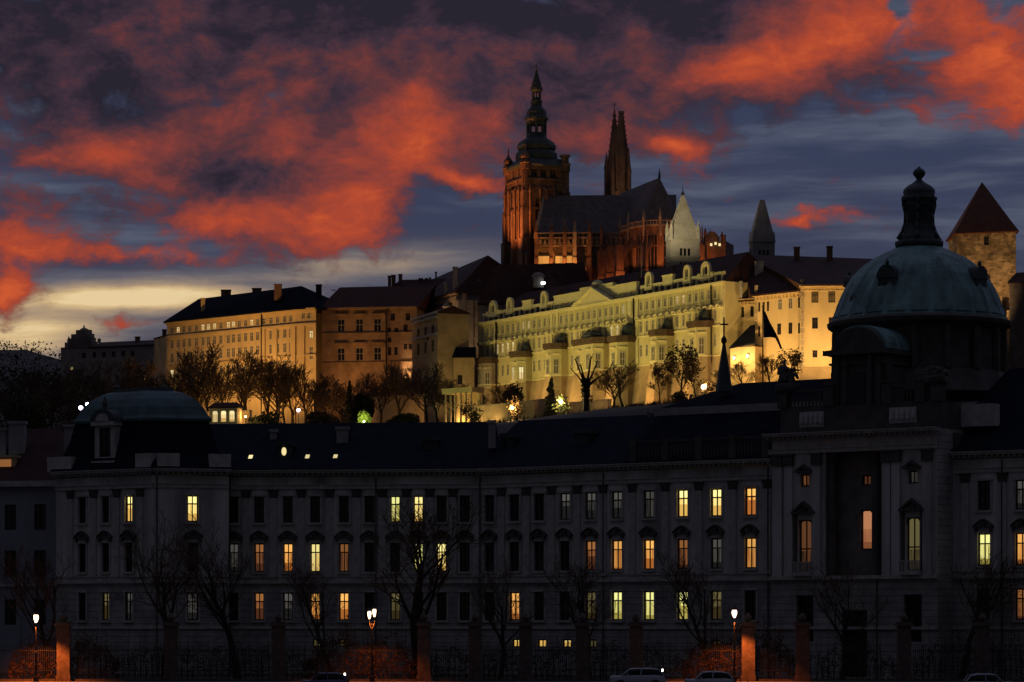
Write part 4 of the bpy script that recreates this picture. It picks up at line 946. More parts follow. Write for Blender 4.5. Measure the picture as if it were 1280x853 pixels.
mb.loops([p-Vector((0,0,.4)) for p in e], e, 0, True, False); mb.poly([e[0],e[1],R1,R0]); mb.poly([e[1],e[2],R1]); mb.poly([e[2],e[3],R1]); mb.poly([e[3],e[4],R0,R1]); mb.poly([e[4],e[0],R0]); obj('roof', mb, MT['tile2'], hall)
chim(hall,569,6,334,362,846,MT['whitebrick'],1.4); chim(hall,557,4,354,363,850,MT['whitebrick'],1.0); chim(hall,545,2,340,352,890,MT['iron'],.4)
mb = MB(); HF.roof(mb,92.8,95.3,3,0,0,.2,0,HF.L*.82,3.2,1.0); obj('lean_to_roof', mb, MT['tile2'], hall)
p = HF.pt(24,0,14); flood((p.x,p.y,72), HF.pt(25,90,0), 6500, (1,.62,.3), 90); p = HE.pt(-3,0,9); flood((p.x,p.y,72), HE.pt(2,88,0), 3600, (1,.66,.36), 80)
# terrace house in front
TF = Fac(XY(515,834), XY(547,815)); tp = empty('loggia_house', (TF.pt(5,0).x,TF.pt(5,0).y,62), 'narrow ochre house with bright cornices and arched loggia between brown palace and hall', 'house')
hs = palace_windows(tp,TF,[523,532,541],408,419,535,1.9,MT['framed'],MT['panew']); hs += palace_windows(tp,TF,[523,532,541],427,441,535,1.9,MT['framed'],MT['panew'])
body(tp,TF,58,Zp(396,825),9,hs,MT['bare']); mb = MB()
for y in (396,401,422): z = Zp(y,825); TF.box(mb,-.2,TF.L+.2,z-.2,z+.45,-.2,.5)
obj('cornice', mb, MT['whitebrick'], tp); mb = MB(); TF.roof(mb,Zp(395,825),Zp(388,828),9,0,0,.3); obj('roof', mb, MT['tile2'], tp)
KF = Fac(XY(536,822), XY(566,819)); kp = empty('porch_house', (KF.pt(3,0).x,KF.pt(3,0).y,60), 'low flat roofed porch with dark arches below the great hall', 'house')
hs = palace_windows(kp,KF,[542,556],429,440,550,1.6,MT['framed'],MT['pane'],(),'arched_opening',.3); body(kp,KF,58,Zp(424,820),6,hs,MT['ochre'],.3)
mb = MB(); KF.box(mb,-.4,KF.L+.4,Zp(424,820),Zp(424,820)+.5,-6,.6); obj('roof', mb, MT['slate2'], kp)
QF = Fac(XY(567,815), XY(593,815)); qp = empty('gate_house', (QF.pt(3,0).x,QF.pt(3,0).y,58), 'low plain house with dark shed roof and one arched window left of yellow palace', 'house')
hs = palace_windows(qp,QF,[575],469,481,575,1.3,MT['framed'],MT['pane']); body(qp,QF,54,Zp(446,815),4,hs,MT['bare'])
mb = MB(); QF.roof(mb,Zp(446,815),Zp(434,817),4,1,0,.4); obj('roof', mb, MT['slate2'], qp)
p = QF.pt(3,0,11); flood((p.x,p.y,60), QF.pt(3,70,0), 900, (1,.55,.18), 110)
# house with big brown roof below the cathedral
OF = Fac(XY(600,828), XY(735,820)); op = empty('chancellery', (OF.pt(14,0).x,OF.pt(14,0).y,75), 'broad brown tiled roof with one lit dormer below the cathedral tower', 'house')
mb = MB(); OF.shell(mb,72,92,10,front=True); obj('wall', mb, MT['grey'], op)
mb = MB(); OF.roof(mb,92.4,103.4,10,3,3.2,.6); rf = obj('roof', mb, MT['tile2'], op)
mb = MB(); p = P(673,355,822); mb.box(p.x-1.4,p.x+1.4,p.y,p.y+5,p.z-1,p.z+1.9); mb.lathe(p.x,p.y+1.2,[(1.9,p.z+1.9),(1.6,p.z+2.6),(.9,p.z+3.1),(.1,p.z+3.3)],10); dm = obj('dormer', mb, MT['grey'], op)
mb = MB(); q = P(679,354,821.2); mb.box(q.x-.6,q.x+.6,q.y-.1,q.y+.1,q.z-.3,q.z+.3); obj('lit_pane', mb, emit('cold_lamp',(.85,.93,1),4), dm)
# ------------------------------------------------------------------ cream eastern palace
z3 = Zp(358,706)
F1 = Fac(XY(901,728), XY(944,722)); F2 = Fac(XY(943.5,717), XY(1001,708)); F3 = Fac(XY(1000.5,705), XY(1090,703))
ep = empty('eastern_palace', (F2.pt(5,0).x,F2.pt(5,0).y,60), 'brightly floodlit pale yellow palace with small dark windows left of the green dome', 'palace')
h1 = palace_windows(ep,F1,[927],384,397,927,1.4,MT['framed'],MT['pane']); h1 += palace_windows(ep,F1,[909,940],384,397,927,.9,MT['framed'],MT['pane'],(),'narrow_window'); h1 += palace_windows(ep,F1,[909],414,424,909,.9,MT['framed'],MT['pane'],(),'narrow_window')
h2 = palace_windows(ep,F2,[949,954.5,960],377.5,389.5,955,.62,MT['framed'],MT['pane'],(),'narrow_window')+palace_windows(ep,F2,[975,988],373,387,981,1.25,MT['frame'],MT['panew'])
h2 += palace_windows(ep,F2,[998.8],371,385,999,.6,MT['framed'],MT['pane'],(),'narrow_window')+palace_windows(ep,F2,[949],408,421,949,.62,MT['framed'],MT['pane'],(),'narrow_window')+palace_windows(ep,F2,[974,988],404,418,981,1.1,MT['framed'],MT['pane'])
h2 += palace_windows(ep,F2,[998.8],404,417,999,.6,MT['framed'],MT['pane'],(),'narrow_window')+palace_windows(ep,F2,[949],447,457,949,.7,MT['framed'],MT['pane'],(),'narrow_window')+palace_windows(ep,F2,[998.8],442,452,999,.6,MT['framed'],MT['pane'],(),'narrow_window')
h3 = palace_windows(ep,F3,[1018.7,1039.8],364.5,378.5,1028,1.6,MT['framed'],MT['panew'])+palace_windows(ep,F3,[1018.7,1039.5],397,411,1028,1.35,MT['framed'],MT['pane'])+palace_windows(ep,F3,[1018.7,1039.5],438,447,1028,1.15,MT['framed'],MT['pane'],(),'small_window')
for f, y, hh in ((F1,376.5,h1),(F2,368.5,h2),(F3,358,h3)):
    zz = Zp(y, f.Y(f.L/2)); body(ep,f,50,zz,14,hh,MT['ochre'],.15)
    mb = MB(); f.box(mb,-.2,f.L+.1,zz-.1,zz+.35,-.2,.7); f.box(mb,0,f.L,zz-1.1,zz-.9,0,.15)
    for k in range(int(f.L/1.1)): f.box(mb,k*1.1+.3,k*1.1+.6,zz-.9,zz-.1,0,.45)
    obj('cornice', mb, MT['ochre'], ep)
mb = MB()
for f in (F1,F2,F3):
    for k in range(18): 
        for uu in ((.45,) if f is not F1 else (1.8,)): f.box(mb,uu-(.45 if k%2 else .3),uu+(.45 if k%2 else .3),60+k*1.4,61.2+k*1.4,-.05,.08)
obj('quoins', mb, MT['gothicl'], ep)
mb = MB(); F3.box(mb,0,F3.L,50,Zp(459.5,705),0,.25); obj('plinth', mb, MT['bare'], ep)
mb = MB(); F1.roof(mb,Zp(376,724),Zp(352,732),16,6,-6,.8); obj('roof', mb, MT['tile2'], ep)
mb = MB(); R0, R1 = P(928,318,740), P(1100,324,735); e = [F2.pt(-.6,Zp(368,712)+.3,.8),F2.pt(F2.L,Zp(364,707)+.3,.8),F3.pt(0,Zp(357.5,704)+.35,.8),F3.pt(F3.L+1,Zp(357.5,703)+.35,.8),Vector((*XY(1110,760),84)),Vector((*XY(915,765),84))]
mb.loops([p-Vector((0,0,.35)) for p in e], e, 0, True, False); mb.poly([e[0],e[1],R0]); mb.poly([e[1],e[2],R0]); mb.poly([e[2],e[3],R1,R0]); mb.poly([e[3],e[4],R1]); mb.poly([e[4],e[5],R0,R1]); mb.poly([e[5],e[0],R0]); obj('roof', mb, MT['tile2'], ep)
for px, w, y0, y1, Y, m in ((996,7,309,331,733,'brick'),(1037,7,308,330,733,'brick'),(949,11,327,345,726,'whitebrick'),(926,3,352,364,722,'whitebrick')): chim(ep,px,w,y0,y1,Y,MT[m],1.2)
L1 = Fac(XY(913,716), XY(944,712)); ll = empty('lean_to_house', (L1.pt(2,0).x,L1.pt(2,0).y,58), 'low pale house with dark sloping roof and two wall lamps before eastern palace', 'house')
mb = MB(); L1.shell(mb,50,Zp(434,714),6,front=True); obj('wall', mb, MT['ochre'], ll)
mb = MB(); a, b, c, d = P(911,435,716), P(944,428,712), P(944,406,716), P(938,407,718); mb.loops([p-Vector((0,0,.3)) for p in (a,b,c,d)], (a,b,c,d)); obj('roof', mb, MT['slate2'], ll)
for px, y in ((919,448),(936,445.5)):
    u = L1.up(px); z = L1.z(px,y); mb = MB(); L1.box(mb,u-.06,u+.06,z-.6,z+.2,0,.3); p = L1.pt(u,0,.5); mb.lathe(p.x,p.y,[(.05,z+.5),(.3,z+.3),(.06,z+.42)],8); wl = obj('wall_lamp', mb, MT['iron'], ll)
    mb = MB(); mb.lathe(p.x,p.y,[(.1,z-.3),(.32,z),(.2,z+.3)],8); obj('lamp_glass', mb, emit('wall_lamp_glass',(1,.72,.35),6), wl)
    ld = bpy.data.lights.new('wall_lamp','POINT'); ld.energy = 260; ld.color = (1,.6,.22); ld.shadow_soft_size = .3; lo = bpy.data.objects.new('lamp', ld); C.objects.link(lo); lo.location = L1.pt(u,z,1.1)
for f, u, k in ((F1,3,.35),(F2,2,.9),(F2,8,1.1),(F3,3,1.3),(F3,9,1.3)):
    p = f.pt(u,0,17); flood((p.x,p.y,ground_z(p.x,p.y)+1.5), f.pt(u+1,78,0), 13500*k, (1,.60,.20), 105)
# ------------------------------------------------------------------ square stone tower
BT = Fac(XY(1196,690), XY(1270,686)); zt_ = Zp(289,688)
bt = empty('black_tower', (BT.pt(6.7,0,-6).x,BT.pt(6.7,0,-6).y,60), 'square rubble stone tower with steep red pyramid roof behind the green dome', 'tower')
BL = Fac((BT.a.x-.1, BT.a.y+12.5), BT.a)
hs = [hole(BT.up(1233),BT.z(1233,306.5),1.1,2.0), hole(BT.up(1235),BT.z(1235,352),1.0,1.6)]
for h in hs: window(bt,BT,(h[0]+h[1])/2,h[2],h[1]-h[0],h[3]-h[2],MT['framed'],MT['pane'],rev=.4,simple=True,transom=0)
mb = MB(); BT.wall(mb,50,zt_,hs,.4); q = [BT.a, BT.b, BT.b+Vector((.2,13)), BL.a]
for a, b in ((1,2),(2,3),(3,0)): mb.poly([(*q[a],50),(*q[b],50),(*q[b],zt_),(*q[a],zt_)])
obj('wall', mb, MT['rubble'], bt)
ap = P(1227.5,227.5,697); k = 1.09; cc = sum(q, Vector((0,0)))/4
e = [(*(cc+(p-cc)*k), zt_-.3) for p in q]; e2 = [(*(cc+(p-cc)*.86), zt_+2.2) for p in q]
mb = MB(); mb.loops([(x,y,z-.25) for x,y,z in e], e, 0, True, False); mb.loops(e, e2, 0, False, False)
for a in range(4): mb.poly([e2[a], e2[(a+1)%4], ap])
obj('roof', mb, MT['towertile'], bt)
p = BT.pt(8,0,18); flood((p.x,p.y,64), BT.pt(5,85,0), 30000, (1,.60,.24), 62); flood((p.x-10,p.y,64), BT.pt(7,74,0), 3000, (1,.55,.22), 50)
WF = Fac(XY(1150,690), XY(1262,682)); cw = empty('castle_wall', (WF.pt(8,0).x,WF.pt(8,0).y,55), 'rough stone curtain wall dimly lit beneath the square tower', 'wall')
mb = MB(); WF.shell(mb,40,Zp(398,688),3,front=True)
for k in range(10): WF.box(mb,k*2.2+.2,k*2.2+1.4,Zp(398,688),Zp(398,688)+1.2,-.8,0)
obj('masonry', mb, MT['rubble'], cw)
EF = Fac(XY(1262,680), XY(1330,676)); eh = empty('gate_tower', (EF.pt(5,0).x,EF.pt(5,0).y,55), 'dark plain stone house at the right edge beside the square tower', 'house')
mb = MB(); EF.shell(mb,40,Zp(352,678),10,front=True); obj('wall', mb, MT['darktrim'], eh); mb = MB(); EF.roof(mb,Zp(352,678),Zp(340,683),10,1,0,.4); obj('roof', mb, MT['tile2'], eh)
# ------------------------------------------------------------------ two white basilica towers
def wtower(pl, pr, corner, Y, ybody, yapex, ymin, m, rmat, label, lits=0, cut=0):
    a = Vector(XY(pl, Y+3)); b = Vector(XY(corner, Y)); c = Vector(XY(pr, Y+1.5)); d = a+(c-b)
    q = [a,b,c,d]; cc = (a+c)/2; zt_ = Zp(ybody,Y); ap = Vector((cc.x,cc.y,Zp(yapex,Y)))
    r = empty('basilica_tower', (cc.x,cc.y,75), label, 'tower')
    f1, f2 = Fac(a,b), Fac(b,c); hs1, hs2 = [], []
    for y0, y1 in ((310,319.5),(327,335)):
        zz = Zp(y1,Y)+(ybody-298.75)*-.0; zz -= (Zp(298.75,Y)-zt_); h = (y1-y0)*Y/F
        for k in (-1,0,1):
            u = f2.L/2+k*1.05; hs2.append(hole(u,zz,.75,h)); window(r,f2,u,zz,.75,h,MT['gothicl'],MT['pane'],rev=.35,simple=True,cols=1,transom=0,bar=.06)
        if f1.L > 1.6: u = f1.L/2; hs1.append(hole(u,zz,.9,h)); window(r,f1,u,zz,.9,h,MT['gothicl'],MT['pane'],rev=.35,simple=True,cols=1,transom=0,bar=.06)
    mb = MB(); f1.wall(mb,72,zt_,hs1,.35); f2.wall(mb,72,zt_,hs2,.35)
    for s, e in ((2,3),(3,0)): mb.poly([(*q[s],72),(*q[e],72),(*q[e],zt_),(*q[s],zt_)])
    obj('wall', mb, m, r)
    mb = MB()
    for zz in (Zp(319.5+ybody-298.75,Y)-.4, zt_-.3):
        for f in (f1,f2): f.box(mb,-.15,f.L+.15,zz,zz+.35,-.1,.25)
    obj('string_course', mb, m, r)
    k1 = 1.06; e = [(*(cc+(p-cc)*k1),zt_) for p in q]; t = [(*(cc+(p-cc)*.07),ap.z-(1.2 if not cut else 0)) for p in q] if not cut else [(*(cc+(p-cc)*.2),ap.z) for p in q]
    mb = MB(); mb.loops(e,t); sp_ = obj('spire', mb, rmat, r)
    mb = MB()
    if not cut: mb.lathe(cc.x,cc.y,[(.35,ap.z-1.4),(.5,ap.z-1.0),(.12,ap.z-.3),(.03,ap.z+1.4)],6); obj('finial', mb, MT['iron'], r)
    ts = .55 if cut else 1
    for p in q[:3]+q[3:]:
        pp = cc+(p-cc)*.93; mb = MB(); mb.lathe(pp.x,pp.y,[(.55*ts,zt_),(.52*ts,zt_+2.0*ts),(.62*ts,zt_+2.1*ts),(.05,zt_+4.8*ts)],6); obj('corner_turret', mb, rmat, r)
    return r, f1, f2, zt_
wt, f1, f2, zw = wtower(832.5,874.5,838.5,772,298.75,236,335,MT['white'],MT['white'],'floodlit white basilica tower with pale pyramid spire and corner turrets')
p = f2.pt(1,0,19); flood((p.x-13,p.y,99), f2.pt(2,110,0), 13500, (1,.84,.55), 70, mast=8)
wtower(936.5,968.5,941,775,301,248.5,322,MT['greyst'],MT['greyst'],'unlit grey basilica tower with blunt pyramid spire above the eastern palace roof',cut=1)
# ------------------------------------------------------------------ cathedral
ca = empty('cathedral', (25,850,78), 'gothic cathedral with tall baroque capped tower, twin spires and steep dark roofs', 'cathedral')
TC = Vector((6.9,854.3)); ua = Vector((math.cos(math.radians(23)), math.sin(math.radians(23)))); va = Vector((-ua.y, ua.x)); hs_ = 6.35
def sq(h, c=TC): return [c-ua*h-va*h, c+ua*h-va*h, c+ua*h+va*h, c-ua*h+va*h]
def ring2(pts, z): return [(p.x,p.y,z) for p in pts]
TR, TL = Fac(TC-ua*hs_-va*hs_, TC+ua*hs_-va*hs_), Fac(TC-ua*hs_+va*hs_, TC-ua*hs_-va*hs_)
ZT = Zp(207,850); ztw = Zp(237,850)
hr = [hole(TR.up(px),Zp(223.5,850),1.9,2.4) for px in (668,679.5,691.5)]
hr += [hole(TR.L*.5-2.2,Zp(285,850),1.6,8), hole(TR.L*.5+2.2,Zp(285,850),1.6,8)]
hl = [hole(TL.L*.35,Zp(222,850),1.0,3), hole(TL.L*.68,Zp(220,850),1.0,3), hole(TL.L*.35,Zp(262,850),1.5,7), hole(TL.L*.7,Zp(262,850),1.5,7), hole(TL.L*.35,Zp(300,850),1.8,8), hole(TL.L*.7,Zp(300,850),1.8,8)]
mb = MB(); TR.wall(mb,70,ZT,hr,.6); TL.wall(mb,70,ZT,hl,.6)
q = sq(hs_)
for a, b in ((1,2),(2,3)): mb.poly([(*q[a],70),(*q[b],70),(*q[b],ZT),(*q[a],ZT)])
tw = obj('great_tower', mb, MT['gothic'], ca)
for f, hh in ((TR,hr),(TL,hl)):
    for h in hh: window(tw,f,(h[0]+h[1])/2,h[2],h[1]-h[0],h[3]-h[2],MT['gothic'],MT['pane'],'tower_window',.6,simple=True,bar=.15)
mb = MB()
for f in (TR,TL):
    for zz in (ztw,Zp(262,850),Zp(300,850),Zp(226,850)): f.box(mb,-.4,f.L+.4,zz-.25,zz+.3,-.1,.45)
    for uu in (0,f.L):
        for z1, w, d in ((Zp(300,850),1.25,1.35),(Zp(262,850),1.05,1.0),(Zp(240,850),.9,.7),(Zp(213,850),.75,.35)): f.box(mb,uu-w,uu+w,70,z1,-.5,d)
    for uu in (f.L*.5,):
        for z1, w, d in ((Zp(262,850),.5,1.3),(Zp(238,850),.4,.8)): f.box(mb,uu-w,uu+w,70,z1,-.1,d)
    for uu in (1.2, f.L*.33, f.L*.66, f.L-1.2):                       # thin shafts with pinnacles
        for z0, z1 in ((Zp(300,850),Zp(270,850)),(Zp(262,850),Zp(243,850))):
            p = f.pt(uu,0,1.2); mb.lathe(p.x,p.y,[(.32,z0),(.32,z1),(.5,z1+.2),(.05,z1+2.2)],4)
obj('buttresses', mb, MT['gothic'], tw)
kt = 850/F; mb = MB()
c8 = lambda r, z: [(TC.x+r*1.02*math.cos(a), TC.y+r*1.02*math.sin(a), z) for a in [math.radians(23+22.5+45*k) for k in range(8)]]
mb.loops(ring2(sq(hs_+.5),ZT-.6), ring2(sq(hs_+.8),ZT)); mb.loops(ring2(sq(hs_+.8),ZT), ring2(sq(hs_*.80),Zp(198,850)))
caps = [(25,199),(26,196),(25.5,190),(22,185.5),(24,184),(24,180),(21.5,175.5),(17,172),(13.5,170.5),(12.5,168)]
for (r0,y0),(r1,y1) in zip(caps,caps[1:]): mb.loops(c8(r0*kt,Zp(y0,850)), c8(r1*kt,Zp(y1,850)))
obj('tower_cap', mb, MT['copperd'], tw)
mb = MB()
for k in range(8):
    a = math.radians(23+22.5+45*k); p = (TC.x+11*kt*math.cos(a), TC.y+11*kt*math.sin(a)); mb.lathe(p[0],p[1],[(.38,Zp(168,850)),(.38,Zp(149,850))],6)
mb.loops(c8(12.5*kt,Zp(168,850)),c8(12*kt,Zp(163.5,850)))
up_ = [(11.5,153.5),(11.5,149.5),(14.5,147),(14.5,144.5),(12.5,142),(12,137),(10,133.5),(7,130.5),(6.5,127),(7.5,124),(7,122.5),(5.5,121),(5.5,119)]
for (r0,y0),(r1,y1) in zip(up_,up_[1:]): mb.loops(c8(r0*kt,Zp(y0,850)), c8(r1*kt,Zp(y1,850)))
for k in range(8):
    a = math.radians(23+22.5+45*k); p = (TC.x+4.8*kt*math.cos(a), TC.y+4.8*kt*math.sin(a)); mb.lathe(p[0],p[1],[(.22,Zp(121,850)),(.22,Zp(110,850))],5)
t3 = [(5.6,112),(7.6,109.5),(7.4,106.5),(5.8,103.5),(5.8,101),(4,96),(2.5,91),(1.4,87),(1,84)]
for (r0,y0),(r1,y1) in zip(t3,t3[1:]): mb.loops(c8(r0*kt,Zp(y0,850)), c8(r1*kt,Zp(y1,850)))
mb.lathe(TC.x,TC.y,[(.1,Zp(85,850)),(.5,Zp(82.5,850)),(.1,Zp(81,850)),(.06,Zp(76,850))],8); obj('tower_lantern', mb, MT['copperd'], tw)
for i, p in enumerate(sq(hs_-.3)):
    mb = MB(); mb.lathe(p.x,p.y,[(1.5,Zp(214,850)),(1.5,ZT),(1.75,ZT+.2),(1.4,Zp(203,850))],8)
    if i in (0,3): mb.lathe(p.x,p.y,[(1.0,Zp(203,850)),(1.0,Zp(201.5,850)),(1.35,Zp(199,850)),(1.2,Zp(196,850)),(.5,Zp(192,850)),(.18,Zp(189,850)),(.25,Zp(186,850)),(.05,Zp(179,850))],8)
    else: mb.lathe(p.x,p.y,[(1.1,Zp(203,850)),(1.1,Zp(196.5,850)),(1.5,Zp(196,850)),(1.5,Zp(193.5,850))],8)
    obj('corner_turret', mb, MT['gothic'], tw)
# transept with long ridge
NF = Fac(XY(668,838), XY(845,836)); zn = Zp(297,838)
hn = [hole(NF.up(px),Zp(335,838),w,9.5) for px, w in ((681,4.2),(698.5,3.2),(712,2.6),(730,3),(745,3))]
mb = MB(); NF.wall(mb,72,zn,hn,.7); NF.shell(mb,72,zn,22); nv = obj('transept_wall', mb, MT['gothic'], ca)
for h in hn: window(nv,NF,(h[0]+h[1])/2,h[2],h[1]-h[0],h[3]-h[2],MT['gothic'],MT['panew'],'tracery_window',.7,simple=True,cols=3,bar=.2,transom=.6)
mb = MB()
for k in range(30):
    u = k*NF.L/30+.4; NF.box(mb,u-.1,u+.1,zn,zn+1.1,-.2,.1); NF.box(mb,u-.35,u+.35,zn-1.9,zn-.6,-.1,.3)
NF.box(mb,0,NF.L,zn+1.0,zn+1.3,-.3,.2); NF.box(mb,0,NF.L,zn-.4,zn,-.3,.4); NF.box(mb,0,NF.L,zn-2.6,zn-2.2,-.1,.4)
obj('gallery', mb, MT['gothicl'], ca)
for px, w in ((675,1.6),(681,1.2),(687,1.4),(697,1.2),(701,.9),(710.5,1.9)):
    u = NF.up(px,.05); mb = MB(); NF.box(mb,u-w/2,u+w/2,Zp(334,838),Zp(320.5,838),-.1,.06); obj('lit_window', mb, MT['lit_nave'], ca)
def pier(root, p, w, d, f, z1, tip, m='gothic', z0=72):
    mb = MB(); 
    for s, za, zb in ((1.0,z0,z1-7),(.82,z1-7,z1)):
        a = w*s; mb.loops([(p.x-f.x*a+f.y*-d*s, p.y-f.y*a+f.x*d*s, za),(p.x+f.x*a+f.y*-d*s, p.y+f.y*a+f.x*d*s, za),(p.x+f.x*a-f.y*-d*s, p.y+f.y*a-f.x*d*s, za),(p.x-f.x*a-f.y*-d*s, p.y-f.y*a-f.x*d*s, za)],
                          [(p.x-f.x*a+f.y*-d*s, p.y-f.y*a+f.x*d*s, zb),(p.x+f.x*a+f.y*-d*s, p.y+f.y*a+f.x*d*s, zb),(p.x+f.x*a-f.y*-d*s, p.y+f.y*a-f.x*d*s, zb),(p.x-f.x*a-f.y*-d*s, p.y-f.y*a-f.x*d*s, zb)])
    mb.lathe(p.x,p.y,[(w*1.1,z1),(w*1.3,z1+.3),(w*.7,z1+1.2),(.05,z1+tip)],4,0,math.atan2(f.y,f.x)+.785)
    for k in range(3): mb.lathe(p.x,p.y,[(w*.75*(1-k*.27),z1+tip*(.3+.2*k)),(w*.95*(1-k*.27),z1+tip*(.34+.2*k)),(w*.4,z1+tip*(.38+.2*k))],4)
    return obj('buttress_pier', mb, MT[m], root)
for px in (670.5,689,706,718.5,737,752): pier(ca, NF.pt(NF.up(px,1.2),0,1.2), .6, 1.0, NF.u, zn+1.2, 3.4, 'gothicl' if px == 718.5 else 'gothic')  # one pier in paler stone, its floodlit look put into the colour
mb = MB(); NF.roof(mb,zn+.1,124.9,22,2.4,0,.1,0,NF.L); obj('transept_roof', mb, MT['churchroof'], ca)
mb = MB(); a, b = NF.pt(-.3,zn,.2), P(678.5,242,849)
mb.loops([a,a+Vector((1.1,0,0)),a+Vector((1.1,1.2,0)),a+Vector((0,1.2,0))],[b,b+Vector((.8,0,0)),b+Vector((.8,1.2,0)),b+Vector((0,1.2,0))]); mb.lathe(b.x+.4,b.y,[(.5,b.z-.5),(.6,b.z+.2),(.08,b.z+2.4)],6); obj('gable_coping', mb, MT['gothicl'], ca)
# choir with polygonal apse, flying buttresses round it
A = Vector((40.3,829)); cv = Vector((.3,-.954)); rv = Vector((.954,.3)); ZE = 113.2
def apse(R, back, ext=1.0):
    pts = [A-rv*R-cv*back]+[A+rv*(R*math.sin(math.radians(t)))+cv*(R*math.cos(math.radians(t))) for t in (-90,-54,-18,18,54,90)]+[A+rv*R-cv*back]
    return pts
inner = apse(7.2,30); mb = MB(); mb.prism([tuple(p) for p in inner], 72, ZE, 0); cw_ = obj('choir_wall', mb, MT['gothic'], ca)
for a, b in zip(inner, inner[1:]):
    f = Fac(a,b); nb = max(1, round(f.L/5.5))
    for k in range(nb):
        c = f.L*(k+.5)/nb; w = min(3.0, f.L/nb-1.3); window(cw_,f,c,ZE-13,w,10.5,MT['gothic'],MT['pane'],'tracery_window',-.04,simple=True,cols=3,bar=.2,transom=.7)
mb = MB(); o2 = apse(7.7,30)
for a, b in zip(o2, o2[1:]):
    f = Fac(a,b); f.box(mb,0,f.L,ZE-.3,ZE+.2,-.6,0); f.box(mb,0,f.L,ZE+1.1,ZE+1.35,-.25,0)
    for k in range(int(f.L/.9)+1): f.box(mb,k*.9,k*.9+.2,ZE+.2,ZE+1.1,-.2,-.02)
obj('choir_gallery', mb, MT['gothicl'], ca)
mb = MB(); er = apse(7.0,32); AP = Vector((*A,127.0)); BK = Vector((*(A-cv*32),127.0))
E = [(p.x,p.y,ZE+.3) for p in er]; mb.poly([E[0],E[1],AP,BK])
for k in range(1,6): mb.poly([E[k],E[k+1],AP])
mb.poly([E[6],E[7],BK,AP]); mb.poly([E[7],E[0],BK]); rf = obj('choir_roof', mb, MT['churchroof'], ca)
mb = MB(); mb.lathe(AP.x,AP.y,[(.3,126.6),(.35,127.3),(.05,129.5)],6); obj('finial', mb, MT['iron'], rf)
amb = apse(12.2,26); mb = MB(); mb.loops([(p.x,p.y,72) for p in amb],[(p.x,p.y,97.5) for p in amb],0,True,False); mb.loops([(p.x,p.y,97.5) for p in amb],[(p.x,p.y,100.5) for p in apse(7.3,26)],0,False,True); obj('ambulatory', mb, MT['gothic'], ca)
am2 = [A-rv*12.25-cv*k for k in (22,15,8,1)]+[A+rv*(12.25*math.sin(math.radians(t)))+cv*(12.25*math.cos(math.radians(t))) for t in (-72,-36,0,36,72)]
dirs = [-rv]*4+[rv*math.sin(math.radians(t))+cv*math.cos(math.radians(t)) for t in (-72,-36,0,36,72)]
for p, d in zip(am2, dirs):
    o = p+d*1.6; pier(ca, o, .55, 1.5, Vector((-d.y,d.x)), 107.5, 5.5)
    inn = p-d*4.7; mb = MB(); tv = Vector((-d.y,d.x))*.3; pr = None
    for k in range(8):
        t = k/7; x = o+(inn-o)*t; zu = 104.5+5.5*t; zl = zu-1.1-3.4*(2*t-1)**2*(.5 if t > .5 else 1)
        cur = [(x.x-tv.x,x.y-tv.y,zl),(x.x+tv.x,x.y+tv.y,zl),(x.x+tv.x,x.y+tv.y,zu),(x.x-tv.x,x.y-tv.y,zu)]
        if pr: mb.loops(pr, cur)
        pr = cur
    obj('flying_buttress', mb, MT['gothic'], ca)
for p, d in [(A-rv*7.5-cv*k,-rv) for k in (4,11,18)]+[(A+(rv*math.sin(math.radians(t))+cv*math.cos(math.radians(t)))*7.5, None) for t in (-54,-18,18,54)]:
    mb = MB(); mb.lathe(p.x,p.y,[(.4,ZE-3),(.4,ZE+1.6),(.55,ZE+1.8),(.05,ZE+4.6)],4); obj('pinnacle', mb, MT['gothicl'], ca)
for p, d in zip(am2, dirs):
    for dt in (-2.4,2.4):
        pass
# east sacristy gable right of the white tower
SF = Fac(XY(876,826), XY(907,824)); zs = Zp(302,825); mb = MB(); SF.shell(mb,72,zs,10,front=True); pr = None
for k in range(9):
    t = k/8; u = SF.L*(.12+.62*t); z = zs+2.4*math.sin(math.pi*t)
    if pr: SF.box(mb,pr,u,zs,zs+1.0+1.8*math.sin(math.pi*(t-.0625)),-.6,0)
    pr = u
SF.box(mb,SF.L*.8,SF.L*.98,zs,Zp(294,825),-1,0); sc = obj('east_gable', mb, MT['gothic'], ca)
for px, yy in ((881.5,285),(902.5,289)): p = P(px,yy+14,824.5); mb = MB(); mb.lathe(p.x,p.y,[(.45,zs-1),(.4,p.z+1.4),(.5,p.z+1.6),(.04,Zp(yy,824.5))],4); obj('pinnacle', mb, MT['gothic'], sc)
for px, yy in ((889,306),(894.5,304.5),(899.5,306)): p = P(px,yy,823.7); mb = MB(); mb.box(p.x-.3,p.x+.3,p.y-.05,p.y+.2,p.z-.35,p.z+.35); obj('lit_pane', mb, MT['lit_warm'], sc)
